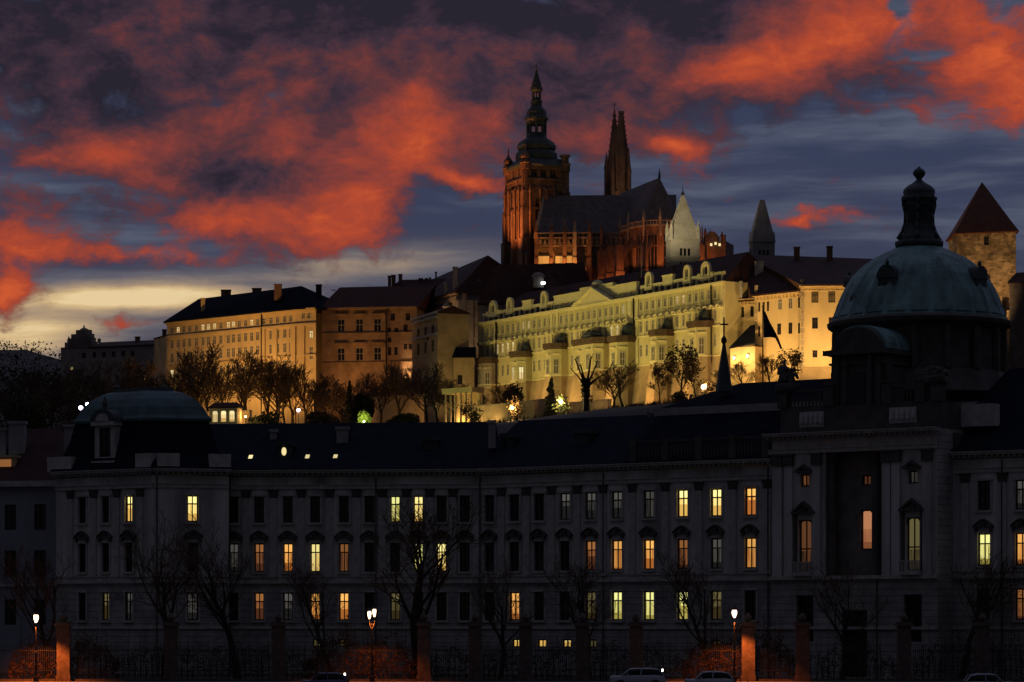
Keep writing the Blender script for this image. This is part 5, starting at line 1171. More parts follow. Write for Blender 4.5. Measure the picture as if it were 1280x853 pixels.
# western twin spires
def spire(px, Y, yb, y1, yap, hw, m, cutr=.15, cross=False):
    x, y = XY(px, Y); k = Y/F; r = hw*k; mb = MB(); zb = Zp(yb,Y); z1 = Zp(y1,Y); za = Zp(yap,Y)
    mb.box(x-r*.95,x+r*.95,y-r*.95,y+r*.95,90,zb); mb.lathe(x,y,[(r*1.0,zb),(r*.92,z1)],8,0,.39)
    for sx in (-1,1):
        for sy in (-1,1): mb.lathe(x+sx*r*.95,y+sy*r*.95,[(.55,zb-9),(.5,zb+5),(.65,zb+5.2),(.05,zb+9.5)],6)
    for k2 in range(8):
        a = .39+math.pi*k2/4; mb.lathe(x+r*.95*math.cos(a),y+r*.95*math.sin(a),[(.3,zb),(.28,z1-1),(.4,z1-.8),(.04,z1+2.6)],4)
    o = obj('west_spire', mb, MT['gothic'], ca)
    mb = MB(); mb.lathe(x,y,[(r*.95,z1-.5),(max(cutr,.04),za)],8,0,.39)
    for k2 in range(8):
        a = .39+math.pi*k2/4
        for j in range(9):
            t = (j+.5)/9.5; rr = r*.95*(1-t)+cutr*t; z = z1+(za-z1)*t; mb.lathe(x+(rr+.12)*math.cos(a),y+(rr+.12)*math.sin(a),[(.04,z-.25),(.11,z),(.03,z+.25)],4)
    if cross: mb.box(x-.07,x+.07,y-.07,y+.07,za-.2,za+2.2); mb.box(x-.5,x+.5,y-.06,y+.06,za+1.2,za+1.4)
    obj('spire_cone', mb, m, o); return x, y, z1, za
spire(768,897,232,208,137,10.8,MT['gothic'],.15,True)
sx, sy, s1, sa = spire(776.5,884,240,195,140.5,10.5,MT['gothic'],.65)
mb = MB(); mb.box(sx-.9,sx+.9,sy-.9,sy+.9,sa-.3,sa+.25); obj('spire_top_boards', mb, MT['steel'], ca)
OR = (1,.30,.07)
flood((-9,838,100), (2,851,126), 62000, OR, 52, .8)
p = TC+Vector((7,-17)); flood((TC.x-3,TC.y-22,107), (TC.x+1,TC.y-6,130), 2600, OR, 60, mast=10)
for px, k in ((682,1.0),(699,.9),(713,1.2)): u = NF.up(px,4); q = NF.pt(u,0,4.5); flood((q.x,q.y,99.5), NF.pt(u,109,0), 3600*k, (1,.36,.08), 120)
for p, d, k in list(zip(am2, dirs, (.25,.3,.4,.5,1.0,1.3,1.1,1.0,.6))):
    tv = Vector((-d.y,d.x)); q = p+d*3.6+tv*2.6; flood((q.x,q.y,93), (p.x-d.x*5+tv.x*2.5, p.y-d.y*5+tv.y*2.5, 106), 6500*k, OR, 130)
flood((sx-6,sy-16,118), (sx,sy,144), 4200, (1,.66,.36), 60, mast=14)
flood((*SF.pt(3,0,6).xy,92), SF.pt(2,102,0), 500, OR, 110)
# ------------------------------------------------------------------ far left silhouettes
XF = Fac(XY(76,1000), XY(196,985)); xp = empty('gabled_palace', (XF.pt(10,0).x,XF.pt(10,0).y,85), 'unlit dark palace with stepped baroque gable on the far left hilltop', 'palace')
hs = palace_windows(xp,XF,[90],458.5,463,90,1.3,MT['framed'],MT['pane'],{90}); hs += palace_windows(xp,XF,[181],469,475,181,1.4,MT['framed'],MT['pane'],{181}); hs += palace_windows(xp,XF,[146,158,169],469,474,160,.9,MT['framed'],MT['pane'],{169,146},lm='lit_faint'); hs += palace_windows(xp,XF,[105,118,130,142,154,166],440,447,130,1.4,MT['framed'],MT['pane'])
body(xp,XF,70,Zp(434,992),16,hs,MT['grey'])
mb = MB()
for x0,x1,y in ((76,121,434),(81,118,428),(85,116,423),(89,114,418),(95,111,413)): XF.box(mb,XF.up(x0),XF.up(x1),Zp(436,998),Zp(y,998),-2,.1)
u = XF.up(103); c = XF.pt(u,0,-1); mb.lathe(c.x,c.y,[(1.6,Zp(414,998)),(1.2,Zp(411.5,998)),(.3,Zp(410,998)),(.2,Zp(407,998))],8)
for px, y in ((84,420),(122,424)): c = XF.pt(XF.up(px),0,-1); mb.lathe(c.x,c.y,[(.5,Zp(430,998)),(.6,Zp(425,998)),(.1,Zp(y,998))],6)
obj('gable', mb, MT['grey'], xp)
mb = MB(); XF.roof(mb,Zp(433,992),Zp(426,997),16,0,0,.4,XF.up(112),XF.L); obj('roof', mb, MT['tile2'], xp)
chim(xp,172,6,421,427,995,MT['brick'],1)
# ------------------------------------------------------------------ trees
def rnd_perp(d, rg):
    v = Vector((rg.uniform(-1,1), rg.uniform(-1,1), rg.uniform(-1,1))); v = v-d*v.dot(d)
    return v.normalized() if v.length > 1e-4 else d.orthogonal().normalized()
def grow(mbT, mbC, p, d, ln, r, lev, rg, maxlev, minr, spread, tips):
    """one limb: bends, tapers, throws side branches; limbs go to mbT, twigs to mbC"""
    mb = mbT if lev <= 1 else mbC; n = 4 if lev <= 1 else 3 if lev <= 2 else 2
    pts = [p.copy()]; rs = [r]; dd = d.copy()
    for k in range(n):
        dd = (dd+rnd_perp(dd,rg)*rg.uniform(.05,.28)+Vector((0,0,.10 if lev else .02))).normalized()
        pts.append(pts[-1]+dd*ln/n); rs.append(max(minr*.8, r*(1-.62*(k+1)/n)))
    seg = 7 if lev == 0 else 5 if lev == 1 else 3
    for k in range(n): mb.tube(pts[k], pts[k+1], rs[k], rs[k+1], seg)
    if lev >= maxlev: tips.append(pts[-1]); return
    nb = [8,6,4,3,4][lev]; 
    for k in range(nb):
        t = (.42 if lev == 0 else .22)+(1-(.42 if lev == 0 else .22))*(k+rg.random()*.7)/nb
        i = min(n-1, int(t*n)); q = pts[i].lerp(pts[i+1], t*n-i)
        ax = (pts[i+1]-pts[i]).normalized(); az_ = rnd_perp(ax, rg)
        a = rg.uniform(.45,.95)*spread*(1-.25*t); nd = (ax*math.cos(a)+az_*math.sin(a)+Vector((0,0,.12))).normalized()
        grow(mbT, mbC, q, nd, ln*rg.uniform(.46,.74)*(1.15-.42*t), max(minr, rs[i]*rg.uniform(.42,.6)), lev+1, rg, maxlev, minr, spread, tips)
def leafcloud(mb, c, rx, rz, n, sz, rg, shape=None):
    for _ in range(n):
        v = Vector((rg.gauss(0,1), rg.gauss(0,1), rg.gauss(0,1))).normalized()*rg.random()**.45
        p = Vector((c[0]+v.x*rx, c[1]+v.y*rx, c[2]+v.z*rz)); a = rnd_perp(Vector((0,0,1)), rg)
        nrm = Vector((rg.uniform(-1,1), rg.uniform(-1,1), rg.uniform(-.3,1))).normalized(); a = nrm.orthogonal().normalized(); b = nrm.cross(a); s = sz*rg.uniform(.6,1.4)
        mb.poly([p-a*s, p+b*s*.5, p+a*s, p-b*s*.5])
def tree_kind(seed, h, r, maxlev, minr, spread, twig='twig', trunkf=.34, leaves=0, lsz=.3, lm='leafb'):
    rg = random.Random(seed); T, Cn, tips = MB(), MB(), []
    grow(T, Cn, Vector((0,0,-.6)), Vector((rg.uniform(-.06,.06), rg.uniform(-.06,.06),1)).normalized(), h*.62, r, 0, rg, maxlev, minr, spread, tips)
    zmax = max(v[2] for v in Cn.v); s = h/zmax
    for m in (T, Cn): m.v = [(x*s,y*s,z*s) for x,y,z in m.v]
    if leaves:
        for t in tips:
            if rg.random() < leaves: leafcloud(Cn, t*s, lsz*3, lsz*2.4, 5, lsz, rg)
    return T, Cn, lm if leaves else twig
TREES = {}
def proto(key, *a, **k): TREES[key] = tree_kind(*a, **k)
proto('h1', 3, 20, .50, 4, .06, 1.2); proto('h2', 8, 20, .46, 4, .058, 1.05); proto('h3', 21, 20, .48, 4, .06, 1.3); proto('h4', 34, 20, .38, 4, .055, .85)
proto('l1', 5, 18, .36, 3, .06, 1.0, leaves=.9, lsz=.45); proto('l2', 15, 18, .36, 3, .06, 1.1, leaves=.8, lsz=.42)
proto('f1', 41, 13, .26, 4, .016, 1.05); proto('f2', 52, 13, .24, 4, .016, .9); proto('f3', 63, 13, .30, 4, .018, 1.15)
_TM = {}
def tree(key, name, loc, scale, rot, label, group=None, wide=1.0):
    T, Cn, cm_ = TREES[key]
    if key not in _TM: _TM[key] = (mesh('trunk', T, MT['bark']), mesh('crown', Cn, MT[cm_]))
    o = empty(name, loc, label, 'tree', group); o.scale = (scale*wide, scale*wide, scale); o.rotation_euler.z = rot
    for nm, me in zip(('trunk','crown'), _TM[key]):
        c = bpy.data.objects.new(nm, me); C.objects.link(c); c.parent = o
    return o
# trees on the castle slope: base pixel column, crown top row, depth
G1 = 'bare trees on the castle slope'
HT = [(225,446,800,'h2','bare tree in front of left corner of cream palace, slim crown'),
 (250,427,790,'h1','wide bare tree with forked trunk before the left half of cream palace'),
 (300,438,770,'h3','bare dark tree below the dark roof, right of the wide forked tree'),
 (345,446,765,'h1','bare tree before right half of cream palace, leaning crown'),
 (368,455,775,'h2','bare tree at right corner of cream palace, beside the violet lamp'),
 (392,462,770,'h3','low bare tree before the joint of cream and brown palaces'),
 (412,478,760,'h4','short bare tree below the left paired windows of brown palace'),
 (476,470,745,'h2','bare tree below the right end of brown palace, close to dark yews'),
 (500,447,750,'h4','tall thin bare tree below the loggia house'),
 (534,452,740,'h1','spreading bare tree with crooked trunk before the garden colonnade'),
 (562,470,730,'h3','bare tree rising over the garden colonnade roof'),
 (600,492,700,'h1','low wide bare tree before the bright terrace wall'),
 (622,478,705,'h4','thin bare tree beside the first bastion tower'),
 (150,446,860,'h1','bare tree on dark slope below the gabled palace'),
 (120,458,850,'h3','bare tree on dark slope left of the gabled palace lamps'),
 (185,452,840,'h2','bare tree between gabled palace and cream palace'),
 (60,458,900,'h3','bare tree on the far left hillside under the gable'),
 (28,466,880,'h1','leftmost bare tree on the dark hillside'),
 (205,462,800,'h3','low bare tree left of the slim corner tree'),
 (432,486,800,'h1','small bare tree just left of the glowing bush'),
 (780,448,690,'h4','thin bare tree before the tall fifth bastion'),
 (768,462,700,'h2','slender bare tree left of the thin one before the fifth bastion'),
 (930,450,690,'h2','bare tree before the low house with wall lamps'),
 (962,440,690,'h4','slim bare tree behind the flagpole'),
 (238,436,775,'h1','tall bare tree with dense crown at left side of the wide forked tree'),
 (268,440,770,'h3','broad bare tree right behind the wide forked tree'),
 (312,436,780,'h1','tall bare tree before the third chimney of cream palace'),
 (338,446,768,'h3','spreading bare tree left of the violet lamp'),
 (384,452,770,'h2','bare tree whose crown covers the right corner of cream palace'),
 (425,474,765,'h3','low spreading bare tree left of the yew trees'),
 (466,462,770,'h1','bare tree with broad crown right of the broad yew'),
 (512,456,760,'h3','bare tree with dark crown left of the crooked tree'),
 (160,458,830,'h3','broad bare tree above the right violet lamp'),
 (80,464,860,'h2','bare tree on dark slope under the gabled palace, left end'),
 (285,446,775,'h4','bare tree in the gap between wide forked tree and round dark crown'),
 (332,440,775,'h2','bare tree under the middle chimney of cream palace'),
 (358,448,790,'h4','thin bare tree under the right chimney of cream palace'),
 (448,470,790,'h3','bare tree behind the broad dark yew'),
 (490,462,765,'h3','bare tree under the small windows of brown palace'),
 (548,466,760,'h4','thin bare tree left of the garden colonnade'),
 (95,448,900,'h2','bare tree right under the stepped gable'),
 (172,440,880,'h4','thin bare tree at right end of gabled palace'),
 (135,470,800,'h1','bare tree above the two violet lamps'),
 (10,462,900,'h2','bare tree at the very left end of hillside skyline'),
 (45,452,930,'h4','thin bare tree on the skyline left of gabled palace'),]
for px, ytop, Y, k, lab in HT:
    x, y = XY(px, Y); z = ground_z(x, y)-.3; h = max(5, Zp(ytop,Y)-z); s = h/(20 if k[0] == 'h' else 18)
    tree(k, 'bare_tree', (x,y,z), s, random.uniform(0,6.28), lab, G1, wide=max(1.0, min(1.5, .8/s+.2)))
for px, ytop, Y, k, lab in ((848,430,685,'l1','bushy tree with brown leaves before the sixth bastion'),(870,452,675,'l2','leafy tree lit gold by the lamp at its foot'),(826,456,690,'l2','small brown leafed tree left of the bushy one, before sixth bastion'),(983,436,660,'l1','small leafy tree behind stone figures on the attic'),(897,462,680,'l2','low golden leafed tree beside the cross topped turret')):
    x, y = XY(px, Y); z = ground_z(x, y)-.3; h = max(6, Zp(ytop,Y)-z)
    tree(k, 'leafy_tree', (x,y,z), h/18, random.uniform(0,6.28), lab, None, wide=.95)
# pollard with thick dark trunk
x, y = XY(733, 640); z0 = ground_z(x,y)-.5; zt0 = Zp(447,640); r = empty('pollarded_tree', (x,y,z0), 'pollarded tree with thick ivy clad trunk and few bare limbs before fourth bastion', 'tree')
mb = MB(); H = zt0-z0; b = Vector((x,y,z0)); f_ = z0+H*.62
mb.path([b, Vector((x-.1,y,f_-3)), Vector((x,y,f_))],[.8,.65,.5],8); o = obj('trunk', mb, MT['bark'], r)
mb = MB(); rg = random.Random(5)
for k in range(9): leafcloud(mb,(x+rg.uniform(-.4,.4),y,z0+H*(.30+.04*k)),1.35-.07*k,1.2,60,.3,rg)
obj('ivy', mb, MT['leafd'], r)
mb = MB()
for dx, ht, w in ((-2.3,.97,.2),(-1.2,.86,.2),(.9,.98,.22),(2.2,.9,.2),(4.3,.74,.18),(-3.2,.8,.14)):
    t = Vector((x+dx, y+rg.uniform(-1,1), z0+H*ht)); m_ = Vector((x+dx*.55, y, f_+(t.z-f_)*.35)); mb.path([Vector((x,y,f_-1.5)), m_, t],[.34,w,w*.75],6)
    for _ in range(7):
        d = Vector((rg.uniform(-.6,.6),rg.uniform(-.6,.6),rg.uniform(.1,.9))); mb.path([t,t+d*rg.uniform(.5,1.4)],[.08,.04],3)
obj('limbs', mb, MT['bark'], r)
# conical evergreens and bushes
def bush(name, px, ytop, Y, wpx, m, label, cat, n=900, sz=.3, cone=False, zb=None, group=None):
    x, y = XY(px, Y); z = ground_z(x,y)-.3 if zb is None else zb; H = max(1.2, Zp(ytop,Y)-z); R = wpx*Y/F/2; rg = random.Random(int(px*7+ytop)); mb = MB()
    if cone:
        for k in range(14):
            t = k/13; leafcloud(mb,(x+rg.uniform(-.2,.2),y,z+H*(.06+.9*t)),R*(1-t*.88)*rg.uniform(.8,1.1),H*.075,int(n/14),sz,rg)
    else:
        for k in range(10):
            a = rg.uniform(0,6.28); rr = R*.55*rg.random(); leafcloud(mb,(x+rr*math.cos(a),y+rr*math.sin(a),z+H*rg.uniform(.3,.72)),R*rg.uniform(.35,.6),H*rg.uniform(.2,.3),int(n/10),sz,rg)
    r = empty(name, (x,y,z), label, cat, group); obj('foliage', mb, MT[m], r)
    mb = MB(); mb.path([Vector((x,y,z-.3)),Vector((x,y,z+H*(.9 if cone else .5)))],[R*.08+.08,.05],6); obj('stem', mb, MT['bark'], r); return r
bush('yew_tree',688,474,660,22,'yew','dark pointed evergreen before the third bastion','tree',2600,.28,True)
bush('yew_tree',452,486,735,38,'yew','broad dark yew before the right side of brown palace','tree',3000,.4)
bush('yew_tree',437,478,760,22,'yew','pointed dark yew at left of the broad yew','tree',1800,.32,True)
bush('yew_tree',640,470,735,34,'yew','dark ivy covered shrub against the first bastion','shrub',2000,.35)
bush('garden_bush',455,509,691,21,'leafg','small bush glowing yellow green over the academy roof','bush',1500,.2)
bush('garden_bush',703,486,647.2,28,'leafg','leafy bush burning white around the brightest lamp','bush',520,.2)
bush('garden_bush',646,490,654.2,30,'leafb','golden bush round the lamp beside the terrace wall','bush',520,.24)
bush('garden_bush',884,470,659.2,34,'leafb','golden bush round the lamp beside the cross topped turret','bush',700,.2)
bush('garden_bush',590,498,655,44,'leafd','dark shrub right of the garden colonnade','bush',900,.24)
bush('garden_bush',850,488,650,30,'leafb','brown bush at the foot of the bushy tree','bush',900,.24)
for i, (px, yt, Y, w, lab) in enumerate(((40,478,760,90,'dark thicket at the far left of the slope'),(110,474,800,90,'dark thicket below the gabled palace'),(185,482,780,80,'dark thicket below the small annexe'),(250,512,740,60,'dark thicket under the wide forked tree'),(330,514,735,70,'dark thicket under the middle of cream palace'),(400,512,735,60,'dark thicket under the palace joint'),(505,516,725,60,'dark thicket under the loggia house'))):
    bush('thicket',px,yt,Y,w,'twig' if i%2 else 'leafd',lab,'thicket',2600,.4,group='thickets on the slope')
# undergrowth: brown winter scrub over the whole slope
mb = MB(); rg = random.Random(77)
for _ in range(9000):
    Y = rg.uniform(600,870); px = rg.uniform(-20,1100); x, y = XY(px,Y)
    if y > yline(x)-3: continue
    z = ground_z(x,y)
    for _k in range(2):
        d = Vector((rg.uniform(-.7,.7),rg.uniform(-.7,.7),rg.uniform(.6,1.8))); p = Vector((x,y,z-.1)); s = Vector((rg.uniform(-.2,.2),.02,0))+Vector((.08,0,0)); mb.poly([p-s,p+s,p+d])
tag(obj('undergrowth', mb, MT['twig']), kind='stuff')
mb = MB(); rg = random.Random(91)
for _ in range(11000):
    Y = rg.uniform(880,1900)if rg.random()<.6 else rg.uniform(880,1120); px = rg.uniform(-60,205); x, y = XY(px,Y); z = ground_z(x,y)+rg.random()**1.5*(5+4*mnoise.noise((x*.05,y*.05,3))); nrm = Vector((rg.uniform(-1,1), rg.uniform(-1,1), rg.uniform(-.2,1))).normalized(); a = nrm.orthogonal().normalized(); b = nrm.cross(a); s_ = rg.uniform(.3,.9); p = Vector((x,y,z)); mb.poly([p-a*s_,p+b*s_*.6,p+a*s_,p-b*s_*.6])
tag(obj('far_wood', mb, MT['leafd']), kind='stuff')
# ------------------------------------------------------------------ garden buildings and lamps on the terraces
def lamp_light(parent_loc, power, col, size=.35):
    ld = bpy.data.lights.new('lamp_light','POINT'); ld.energy = power; ld.color = col; ld.shadow_soft_size = size
    lo = bpy.data.objects.new('lamp_light', ld); C.objects.link(lo); lo.location = parent_loc; return lo
def globe_lamp(px, py, Y, rpx, power, col, ecol, ek, label):
    p = P(px,py,Y); z = min(ground_z(p.x,p.y), p.z-2); r = empty('garden_lamp', (p.x,p.y,z), label, 'lamp', 'lamps in the castle gardens')
    mb = MB(); mb.tube((p.x,p.y,z),(p.x,p.y,p.z-rpx*Y/F),.12,.07,8,0,True); mb.lathe(p.x,p.y,[(.25,z),(.2,z+.5),(.1,z+.6)],8); obj('post', mb, MT['iron'], r)
    R = rpx*Y/F; mb = MB(); mb.lathe(p.x,p.y,[(R*math.sin(t)+.01,p.z-R*math.cos(t)) for t in [math.pi*k/8 for k in range(9)]],12); obj('globe', mb, emit('lamp_globe',ecol,ek), r, True)
    if power:
        for dy in (-1,):
            l = lamp_light((p.x,p.y-R-.5,p.z+.2), power, col, .4)
    return r
AMB = (1,.58,.18)
globe_lamp(701,503,648,2.3,5200,(1,.72,.32),(1,.92,.72),14,'large bright globe lamp burning inside the leafy bush')
globe_lamp(640,510,655,2.2,3600,AMB,(1,.82,.45),12,'bright globe lamp in golden bush by the terrace wall')
globe_lamp(880,484,660,3.4,4600,AMB,(1,.86,.62),12,'largest round lamp beside the cross topped turret')
globe_lamp(373,513,700,2.0,500,(.75,.6,1),(.85,.72,1.0),14,'violet white lamp among the dark trees below cream palace')
globe_lamp(101,510,720,2.6,260,(.8,.6,1),(.9,.72,1.0),10,'violet lamp on the dark slope, lower of two')
globe_lamp(109,505.5,725,2.2,200,(.85,.8,1),(.92,.88,1.0),10,'white lamp on the dark slope, right above the violet one')
globe_lamp(455,527,687,.9,5200,(.85,1,.25),(1,1,.6),8,'small lamp at the foot of the yellow green bush')
globe_lamp(258,520,735,1.6,1500,AMB,(1,.85,.5),10,'small lamp left of the lit garden arcade')
globe_lamp(307,521,730,1.0,700,AMB,(1,.8,.45),9,'small lamp low among trees below cream palace, left of the violet one')
globe_lamp(726,529,630,1.5,300,(1,.45,.2),(1,.6,.3),6,'dim orange lamp under the thick pollarded tree')
# colonnade
CFc = Fac(XY(556,700), XY(590,694)); co = empty('garden_colonnade', (CFc.pt(3,0).x,CFc.pt(3,0).y,CFc.z(570,540)), 'small lit garden colonnade with slim columns below the first bastion', 'pavilion')
zb, zt_ = CFc.z(570,539), CFc.z(570,492); mb = MB(); CFc.box(mb,-.4,CFc.L+.4,zt_,zt_+.9,-3.6,.5); CFc.box(mb,-.6,CFc.L+.6,zt_+.9,zt_+1.2,-3.8,.7); obj('roof', mb, MT['ochre'], co)
mb = MB(); CFc.box(mb,0,CFc.L,zb-6,zb,-3.4,.3); obj('base', mb, MT['bare'], co); mb = MB(); CFc.box(mb,0,CFc.L,zb,zt_,-3.5,-3.2); obj('rear_wall', mb, MT['ochre'], co)
for k in range(6):
    c = CFc.pt(.25+k*(CFc.L-.5)/5,0,0); mb = MB(); mb.lathe(c.x,c.y,[(.32,zb),(.22,zb+.3),(.2,zt_-.3),(.34,zt_)],8); obj('column', mb, MT['gothicl'], co)
lamp_light(CFc.pt(1.8,zb+2.0,-1.4), 500, AMB); lamp_light(CFc.pt(4.6,zb+2.0,-1.4), 500, AMB)
# terrace walls
def twall(p0, p1, Y0, Y1, ytop, hgt, m, label, name='terrace_wall'):
    f = Fac(XY(p0,Y0), XY(p1,Y1)); z = f.z((p0+p1)/2,ytop); r = empty(name, (f.pt(f.L/2,0).x,f.pt(f.L/2,0).y,z-hgt), label, 'wall')
    mb = MB(); f.box(mb,0,f.L,z-hgt,z,-1,0); obj('masonry', mb, MT[m], r); mb = MB(); f.box(mb,-.1,f.L+.1,z,z+.3,-1.2,.2); obj('coping', mb, MT['gothicl'], r); return f
f = twall(590,668,690,672,506,14,'bare','long lit terrace wall behind low bare tree, right of colonnade')
for u in (3,9): p = f.pt(u,0,3.5); flood((p.x,p.y,f.z(630,534)), f.pt(u,f.z(630,512),0), 900, (1,.66,.22), 130)
twall(525,606,655,652,539,6,'ochre','low pale garden wall along the foot of the colonnade')
f = twall(660,704,690,676,500,12,'bare','short terrace wall with iron railing behind the pointed evergreen'); twall(704,760,672,660,503,12,'bare','terrace wall behind the pollarded tree')
f = twall(215,312,752,742,516,7,'ochre','retaining wall below cream palace glowing orange'); 
for u in (4,11,17): p = f.pt(u,0,6); flood((p.x,p.y,f.z(260,540)), f.pt(u,f.z(260,500),-4), 1500, (1,.5,.14), 130)
f = twall(440,530,760,745,497,8,'bare','retaining wall below the loggia house half hidden by trees')
# lit arcade
AR = Fac(XY(262,728), XY(296,726)); ar = empty('garden_arcade', (AR.pt(3,0).x,AR.pt(3,0).y,AR.z(280,530)), 'small garden arcade with glowing arches below cream palace', 'pavilion')
zb, zt_ = AR.z(280,529), AR.z(280,509); hs = [(AR.L*(.08+.31*k), AR.L*(.30+.31*k), zb+.2, zt_-.8) for k in range(3)]; mb = MB(); AR.wall(mb,zb-5,zt_,hs,.4); AR.shell(mb,zb-5,zt_,3); obj('wall', mb, MT['ochre'], ar)
mb = MB(); AR.roof(mb,zt_,zt_+1.2,3,.8,.8,.3); obj('roof', mb, MT['tile2'], ar)
for h in hs: window(ar,AR,(h[0]+h[1])/2,h[2],h[1]-h[0],h[3]-h[2],MT['ochre'],MT['lit_warm'],'arched_window',.35,simple=True,arch=True,transom=0,cols=1)
KI = Fac(XY(233,715), XY(248,714)); ki = empty('garden_kiosk', (KI.pt(1,0).x,KI.pt(1,0).y,KI.z(240,530)), 'bright white garden kiosk at the right edge of the copper pavilion roof', 'kiosk')
mb = MB(); c = KI.pt(KI.L/2,0,-1.2); zb = KI.z(240,534); zt_ = KI.z(240,513); mb.lathe(c.x,c.y,[(1.3,zb),(1.3,zt_-.6)],8); obj('wall', mb, MT['white'], ki); mb = MB(); mb.lathe(c.x,c.y,[(1.5,zt_-.6),(1.1,zt_),(.3,zt_+.4),(.05,zt_+1)],8); obj('roof', mb, MT['white'], ki)
flood((c.x+1,c.y-6,zb-1), (c.x,c.y,zt_-1), 1500, (1,.8,.45), 60)
# glow among the left trees
for px, py, Y, k, col in ((262,512,752,1.0,(1,.5,.14)),(300,505,756,.8,(1,.5,.14)),(352,500,765,.8,(1,.5,.14)),(425,505,752,.6,(1,.5,.18)),(505,512,740,.5,(1,.55,.2)),(200,492,800,.35,(1,.42,.14))):
    p = P(px,py,Y); z = ground_z(p.x,p.y)+1.5; flood((p.x,p.y-3,z), (p.x+2,p.y+18,z+6), 2600*k, col, 130)
# ------------------------------------------------------------------ street front
YF = 258.0
def pxw(px, Y=YF): return (px-640)*Y/F
pill = [-60,80,214,348,530,594,657,728,795,935,1003,1130,1228,1295]
pm_ = MB(); pm_.box(-.62,.62,-.62,.62,0,.5); pm_.box(-.55,.55,-.55,.55,.5,4.7); pm_.box(-.7,.7,-.7,.7,4.7,4.95); pm_.box(-.6,.6,-.6,.6,4.95,5.1)
pm_.lathe(0,0,[(.1,5.1),(.3,5.2),(.34,5.45),(.2,5.7),(.03,5.85)],10); PM = mesh('gate_pillar', pm_, mat('brown_sandstone', (.125,.095,.08), var=.55, scale=1.6, bump=.3))
names = {80:'stone fence pillar glowing orange beside the left street lamp',530:'stone fence pillar right of the twin street lamp',935:'stone fence pillar glowing red right of the tall street lamp',1228:'pale stone fence pillar at the right end of the street',1003:'stone fence pillar before the left entrance arch'}
for px in pill:
    o = bpy.data.objects.new('fence_pillar', PM); C.objects.link(o); o.location = (pxw(px), YF, .1)
    tag(o, names.get(px, 'unlit stone fence pillar in the dark garden front'), 'pillar', 'stone pillars of the garden fence')
def fence(a, b):
    xa, xb = pxw(a)+.72, pxw(b)-.72; mb = MB(); mb.box(xa,xb,YF-.22,YF+.22,-.1,.3)
    m2 = MB(); m2.box(xa,xb,YF-.03,YF+.03,1.0,1.06); m2.box(xa,xb,YF-.03,YF+.03,2.7,2.76); n = int((xb-xa)/.17)
    for k in range(n): x = xa+(k+.5)*(xb-xa)/n; m2.box(x-.016,x+.016,YF-.016,YF+.016,.3,3.0); m2.lathe(x,YF,[(.012,3.0),(.03,3.07),(.004,3.2)],4)
    return mb, m2
pos = {13:'leftmost',80:'second from the left'}
for i, (a, b) in enumerate(zip(pill, pill[1:])):
    if a == 1003: continue
    near = names.get(a)
    r = empty('iron_fence', ((pxw(a)+pxw(b))/2,YF,0), ('black iron railing panel right of the '+near.split(' beside')[0].split(' right of')[0].split(' before')[0].split(' at')[0]+{80:' by left lamp',935:' by tall lamp',530:' by twin lamp',1228:' at street end',1003:' by the entrance'}.get(a,'')) if near else 'unlit black iron railing panel between plain pillars of the garden front', 'fence', 'iron railings of the garden front')
    mb, m2 = fence(a, b); obj('plinth', mb, MT['darktrim'], r); obj('railing', m2, MT['iron'], r)
# hedges behind the railing
def hedge(a, b, ytop, Y, label, n, m='leafb'):
    xa, xb = pxw(a,Y), pxw(b,Y); z1 = Zp(ytop,Y); rg = random.Random(int(a)); mb = MB()
    for _ in range(n):
        x = rg.uniform(xa-.6,xb+.6); e1 = min(1, max(0,(x-xa+.6)/3), max(0,(xb+.6-x)/3))**.5
        top = z1*(.30+.75*e1*(.62+.38*mnoise.noise((x*.8,a*.1,0))+.18*mnoise.noise((x*2.3,a*.1,7)))); z = .1+top*rg.random()**.62*rg.choice((1,1,1,1.12,1.3)); y = Y+rg.uniform(-.8,.8)
        if mnoise.noise((x*1.6,y,z*1.6)) < -.12: continue
        nrm = Vector((rg.uniform(-1,1), rg.uniform(-1,.2), rg.uniform(-.4,1))).normalized(); aa = nrm.orthogonal().normalized(); bb = nrm.cross(aa); s = rg.uniform(.04,.12); p = Vector((x,y,z)); mb.poly([p-aa*s,p+bb*s*.6,p+aa*s,p-bb*s*.6])
    t = MB()
    for k in range(int((xb-xa)/.5)):
        x = xa+(k+.5)*.5
        for _ in range(4): t.path([Vector((x,Y,0)),Vector((x+rg.uniform(-.3,.3),Y+rg.uniform(-.5,.5),z1*rg.uniform(.6,1.35)))],[.025,.008],3)
    r = empty('hedge', ((xa+xb)/2,Y,0), label, 'hedge', 'hedges behind the railings'); obj('foliage', mb, MT[m], r); obj('stems', t, MT['bark'], r)
hedge(20,140,786,259.6,'garden hedge glowing dim orange round the left street lamp',9000,'hedge_glow'); hedge(150,385,802,259.6,'long unlit hedge between left street lamp and twin lamp',7000,'leafd')
hedge(392,515,782,259.6,'garden hedge lit red beneath the twin street lamp',10000,'hedge_glow'); hedge(535,855,803,259.6,'long dark hedge in the middle of the garden front',9000,'leafd')
hedge(862,985,778,259.6,'garden hedge lit fiery red beside the tall street lamp',10000,'hedge_glow'); hedge(1010,1110,796,259.6,'dark hedge left of the entrance',3500,'leafd'); hedge(1150,1300,790,259.6,'dark hedge at the right end of the garden',4500,'leafd')
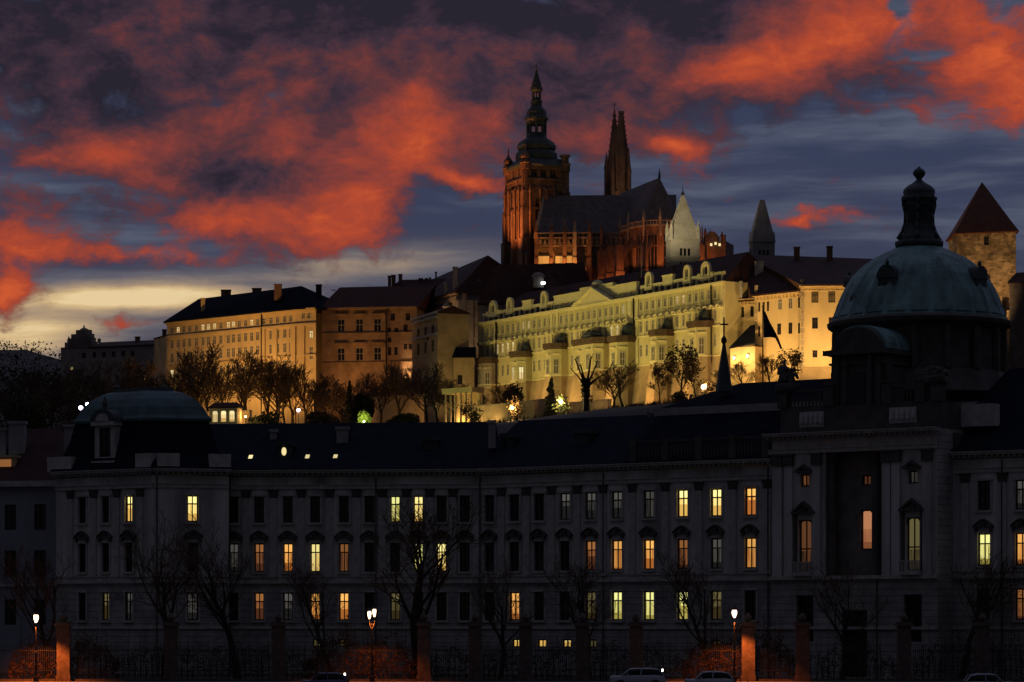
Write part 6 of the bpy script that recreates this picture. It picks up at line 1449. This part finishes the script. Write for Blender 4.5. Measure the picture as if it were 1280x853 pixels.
# street lamps
ORL = (1,.20,.03)
def street_lamp(px, py, Y, arms, label, power):
    x = pxw(px,Y); zl = Zp(py,Y); r = empty('street_lamp', (x,Y,.12), label, 'street lamp', 'street lamps before the academy')
    mb = MB(); mb.lathe(x,Y,[(.22,.12),(.22,.5),(.13,.7),(.09,1.2),(.06,2.6),(.055,zl-.75)],10); mb.lathe(x,Y,[(.1,2.5),(.14,2.6),(.1,2.7)],8)
    for dx in arms:
        if dx: mb.path([Vector((x,Y,zl-1.1)),Vector((x+dx*.6,Y,zl-1.15)),Vector((x+dx,Y,zl-.75)),Vector((x+dx,Y,zl-.4))],[.04,.035,.03,.03],6)
    obj('post', mb, MT['iron'], r)
    for dx in arms:
        c = x+dx; dz = .0 if dx <= 0 else .18
        mb = MB(); mb.lathe(c,Y,[(.10,zl-.42+dz),(.13,zl-.38+dz)],8); mb.lathe(c,Y,[(.30,zl+.30+dz),(.22,zl+.42+dz),(.06,zl+.55+dz),(.02,zl+.72+dz)],8)
        for k in range(4):
            a = math.pi/4+k*math.pi/2; mb.tube((c+.14*math.cos(a),Y+.14*math.sin(a),zl-.4+dz),(c+.27*math.cos(a),Y+.27*math.sin(a),zl+.31+dz),.012,.012,4)
        ln = obj('lantern', mb, MT['iron'], r)
        s = .8 if len(arms) == 1 else .55
        mb = MB(); mb.lathe(c,Y,[(.11*s,zl-.37+dz),(.24*s,zl-.1+dz),(.28*s,zl+.12+dz),(.22*s,zl+.28+dz)],10); obj('lamp_glass', mb, emit('lamp_glass',(1,.66,.42),5), ln, True)
    ld = bpy.data.lights.new('street_lamp','SPOT'); ld.energy = power; ld.color = ORL; ld.spot_size = math.radians(120); ld.spot_blend = .5; ld.shadow_soft_size = .2
    lo = bpy.data.objects.new('lamp_light', ld); C.objects.link(lo); lo.location = (x,Y,zl-.5)
street_lamp(45,773,255.5,(0,),'lit street lamp with orange glow at the left end of street',4600)
street_lamp(465,768.5,255.5,(-.22,.2),'lit twin armed street lamp among bare branches left of centre',1800)
street_lamp(918,767,255.5,(0,),'tall lit street lamp before the wing beside the domed entrance',3400)
# low path lights behind the cars
for px, py, lab in ((431,843,'tiny path light behind the leftmost parked car'),(828,838,'tiny path light behind the roof of the pale parked van')):
    Y = 256.5; x = pxw(px,Y); z = Zp(py,Y); r = empty('path_light', (x,Y,.1), lab, 'path light'); mb = MB(); mb.lathe(x,Y,[(.07,.1),(.06,z-.1)],8); mb.lathe(x,Y,[(.1,z+.1),(.02,z+.16)],8); obj('post', mb, MT['iron'], r)
    mb = MB(); mb.lathe(x,Y,[(.06,z-.1),(.08,z),(.06,z+.1)],8); obj('lamp_glass', mb, emit('path_glass',(1,.9,.7),7), r)
# ------------------------------------------------------------------ parked cars
def car(px0, px1, ytop, Y, label, col, van=False, flip=1):
    Lc = (px1-px0)*Y/F; xc = ((px0+px1)/2-640)*Y/F; H = Zp(ytop,Y); W_ = .86; paint = mat('car_paint', col, rough=.22, var=.06, spec=.6)
    r = empty('parked_car', (xc,Y,0), label, 'car', 'cars parked along the street')
    X = lambda t: xc+flip*(t-.5)*Lc
    def loft(secs, m, name):
        mb = MB(); pr = None
        for k, (pts) in enumerate(secs):
            if pr: mb.loops(pr, pts, 0, k == 1, k == len(secs)-1)
            pr = pts
        o = obj(name, mb, m, r, True); b = o.modifiers.new('bevel','BEVEL'); b.width = .06; b.segments = 2; b.limit_method = 'ANGLE'; return o
    prof = [(0,.45,.80),(.03,.34,.92),(.12,.30,H*.60),(.30,.28,H*.63),(.5,.28,H*.64),(.8,.28,H*.65),(.96,.32,H*.62),(1,.45,H*.5)]
    def sec(t, z0, z1): 
        w = W_*(.86 if t in (0,1) else .97 if t in (.03,.96) else 1); w2 = w*.94
        return [(X(t),Y-w,z0),(X(t),Y-w*1.0,(z0+z1)*.5),(X(t),Y-w2,z1),(X(t),Y+w2,z1),(X(t),Y+w,(z0+z1)*.5),(X(t),Y+w,z0)]
    loft([sec(*p) for p in prof], paint, 'body')
    g = [(.20,.0),(.36,.93),(.45,1.0),(.72,1.0),(.86,.9 if van else .80),(.97 if van else .95,.0)]
    zb = H*.62
    def gs(t, k): 
        z = zb+(H-zb)*k; w = W_*.93-(.13*k); return [(X(t),Y-w,zb-.05),(X(t),Y-w,z),(X(t),Y+w,z),(X(t),Y+w,zb-.05)]
    loft([gs(t,max(k,.02)) for t,k in g], MT['pane'], 'glasshouse')
    mb = MB()
    rp = [(X(t), zb+(H-zb)*k) for t,k in g[1:5]]; w = W_*.80
    pr = None
    for x, z in rp:
        cur = [(x,Y-w-.02,z-.05),(x,Y-w+.05,z+.025),(x,Y+w-.05,z+.025),(x,Y+w+.02,z-.05)]
        if pr: mb.loops(pr, cur)
        pr = cur
    for t, k in ((.21,.36),(.55,.56),(.83,.96 if van else .93)):
        for s in (-1,1):
            a0 = Vector((X(t),Y+s*W_*.94,zb-.02)); tt = k; zz = H if t > .3 else zb+(H-zb)*.93
            b0 = Vector((X(tt),Y+s*W_*.81,zz)); 
            if t == .83: a0, b0 = Vector((X(g[5][0]),Y+s*W_*.94,zb)), Vector((X(g[4][0]),Y+s*W_*.82,zb+(H-zb)*g[4][1]))
            mb.tube(a0,b0,.045,.04,6)
    obj('roof_frame', mb, paint, r)
    for t in (.19,.81):
        for s in (-1,1):
            wh = MB(); c = Vector((X(t),Y+s*(W_-.1),.31)); ring_o = [(c.x+.31*math.cos(a),c.z+.31*math.sin(a)) for a in [k*math.pi/9 for k in range(18)]]
            wh.loops([(x,c.y-.1,z) for x,z in ring_o],[(x,c.y+.1,z) for x,z in ring_o]); wo_ = obj('wheel', wh, MT['iron'], r)
            wh = MB(); ring_i = [(c.x+.19*math.cos(a),c.z+.19*math.sin(a)) for a in [k*math.pi/5 for k in range(10)]]; wh.loops([(x,c.y-.11,z) for x,z in ring_i],[(x,c.y+.11,z) for x,z in ring_i]); obj('rim', wh, MT['steel'], wo_)
    for s in (-1,1):
        mb = MB(); mb.box(min(X(.0),X(.035)),max(X(.0),X(.035)),Y+s*.62-.17,Y+s*.62+.17,.62,.78); obj('headlight', mb, MT['panew'], r)
        mb = MB(); mb.box(min(X(.3),X(.33)),max(X(.3),X(.33)),Y+s*(W_+.1)-.09,Y+s*(W_+.1)+.09,zb,zb+.16); obj('wing_mirror', mb, paint, r)
        mb = MB(); mb.box(min(X(.985),X(1.002)),max(X(.985),X(1.002)),Y+s*.66-.12,Y+s*.66+.12,.72,.95); obj('tail_light', mb, mat('tail_lens',(.2,.01,.01),rough=.2,var=.1), r)
    return r
car(762,832,835.5,239,'silver estate car parked at the kerb right of centre',(.42,.44,.50),True)
car(856,918,839.5,226,'white hatchback parked right of the silver estate car',(.5,.52,.58))
car(1203,1264,842.5,215,'grey blue hatchback parked at the right end of street',(.30,.36,.48),False,-1)
car(378,436,841,222,'dark blue car parked below the twin street lamp',(.10,.11,.2))
# ------------------------------------------------------------------ bare street trees before the facade
FT = [(205,636,264,'f1','wide bare tree before the left pavilion of the academy'),(60,676,264,'f2','bare tree beside the left street lamp'),(516,618,264,'f3','largest bare tree, thick dark trunk before middle of the academy'),
 (418,690,265,'f2','small bare tree left of the largest one, by the twin lamp'),(623,688,266,'f1','bare tree right of the largest one, before dark windows'),(738,690,266,'f3','bare tree before the third quarter of the facade'),
 (893,682,266,'f2','bare tree left of the tall street lamp'),(1050,690,265,'f1','bare tree before the domed entrance block'),(1200,684,265,'f3','bare tree before the wing right of entrance'),(300,668,266,'f3','bare tree right of the left pavilion, before lit windows')]
for px, yt, Y, k, lab in FT:
    x = pxw(px,Y); h = Zp(yt,Y); tree(k, 'street_tree', (x,Y,.05), h/13, random.uniform(0,6.28), lab, 'bare trees in the academy garden', wide=1.15 if h > 11 else 1.0)
# ------------------------------------------------------------------ town house at the far left
TH = Fac(XY(-90,312), XY(73,309)); th = empty('town_house', (TH.pt(5,0).x,TH.pt(5,0).y,0), 'dark grey blue town house with tiled roof at the far left of street', 'house')
px_ = [-60,-25,13,50]; hs = []
for px in px_:
    for z, h in ((14.6,2.6),(9.8,2.7),(4.9,2.6)):
        u = TH.up(px); hs.append(hole(u,z,1.25,h)); window(th,TH,u,z,1.25,h,MT['framed'],MT['pane'],rev=.25)
body(th,TH,-.4,19.2,14,hs,mat('blue_grey_render',(.30,.31,.36),var=.25,scale=.4,streaks=.6),.25)
mb = MB(); TH.box(mb,0,TH.L,19.0,19.6,-.2,.6); TH.box(mb,0,TH.L,8.8,9.05,0,.15); obj('cornice', mb, MT['trim'], th)
mb = MB(); TH.roof(mb,19.65,25.4,14,0,3,.5); obj('roof', mb, MT['tile2'], th)
for px, w, y0, y1 in ((22,20,527,558),(4,9,535,558)): chim(th,px,w,y0,y1,314,MT['whitebrick'],1.2)
u = TH.up(7,-1.5); mb = MB(); TH.box(mb,u-1.0,u+1.0,20.4,22.2,-4,-1.5); TH.box(mb,u-1.15,u+1.15,22.1,22.35,-4.2,-1.35); dm = obj('dormer', mb, MT['ochre'], th)
mb = MB(); TH.box(mb,u-.6,u+.6,20.7,21.9,-1.52,-1.46); obj('pane', mb, MT['lit_dim'], dm)
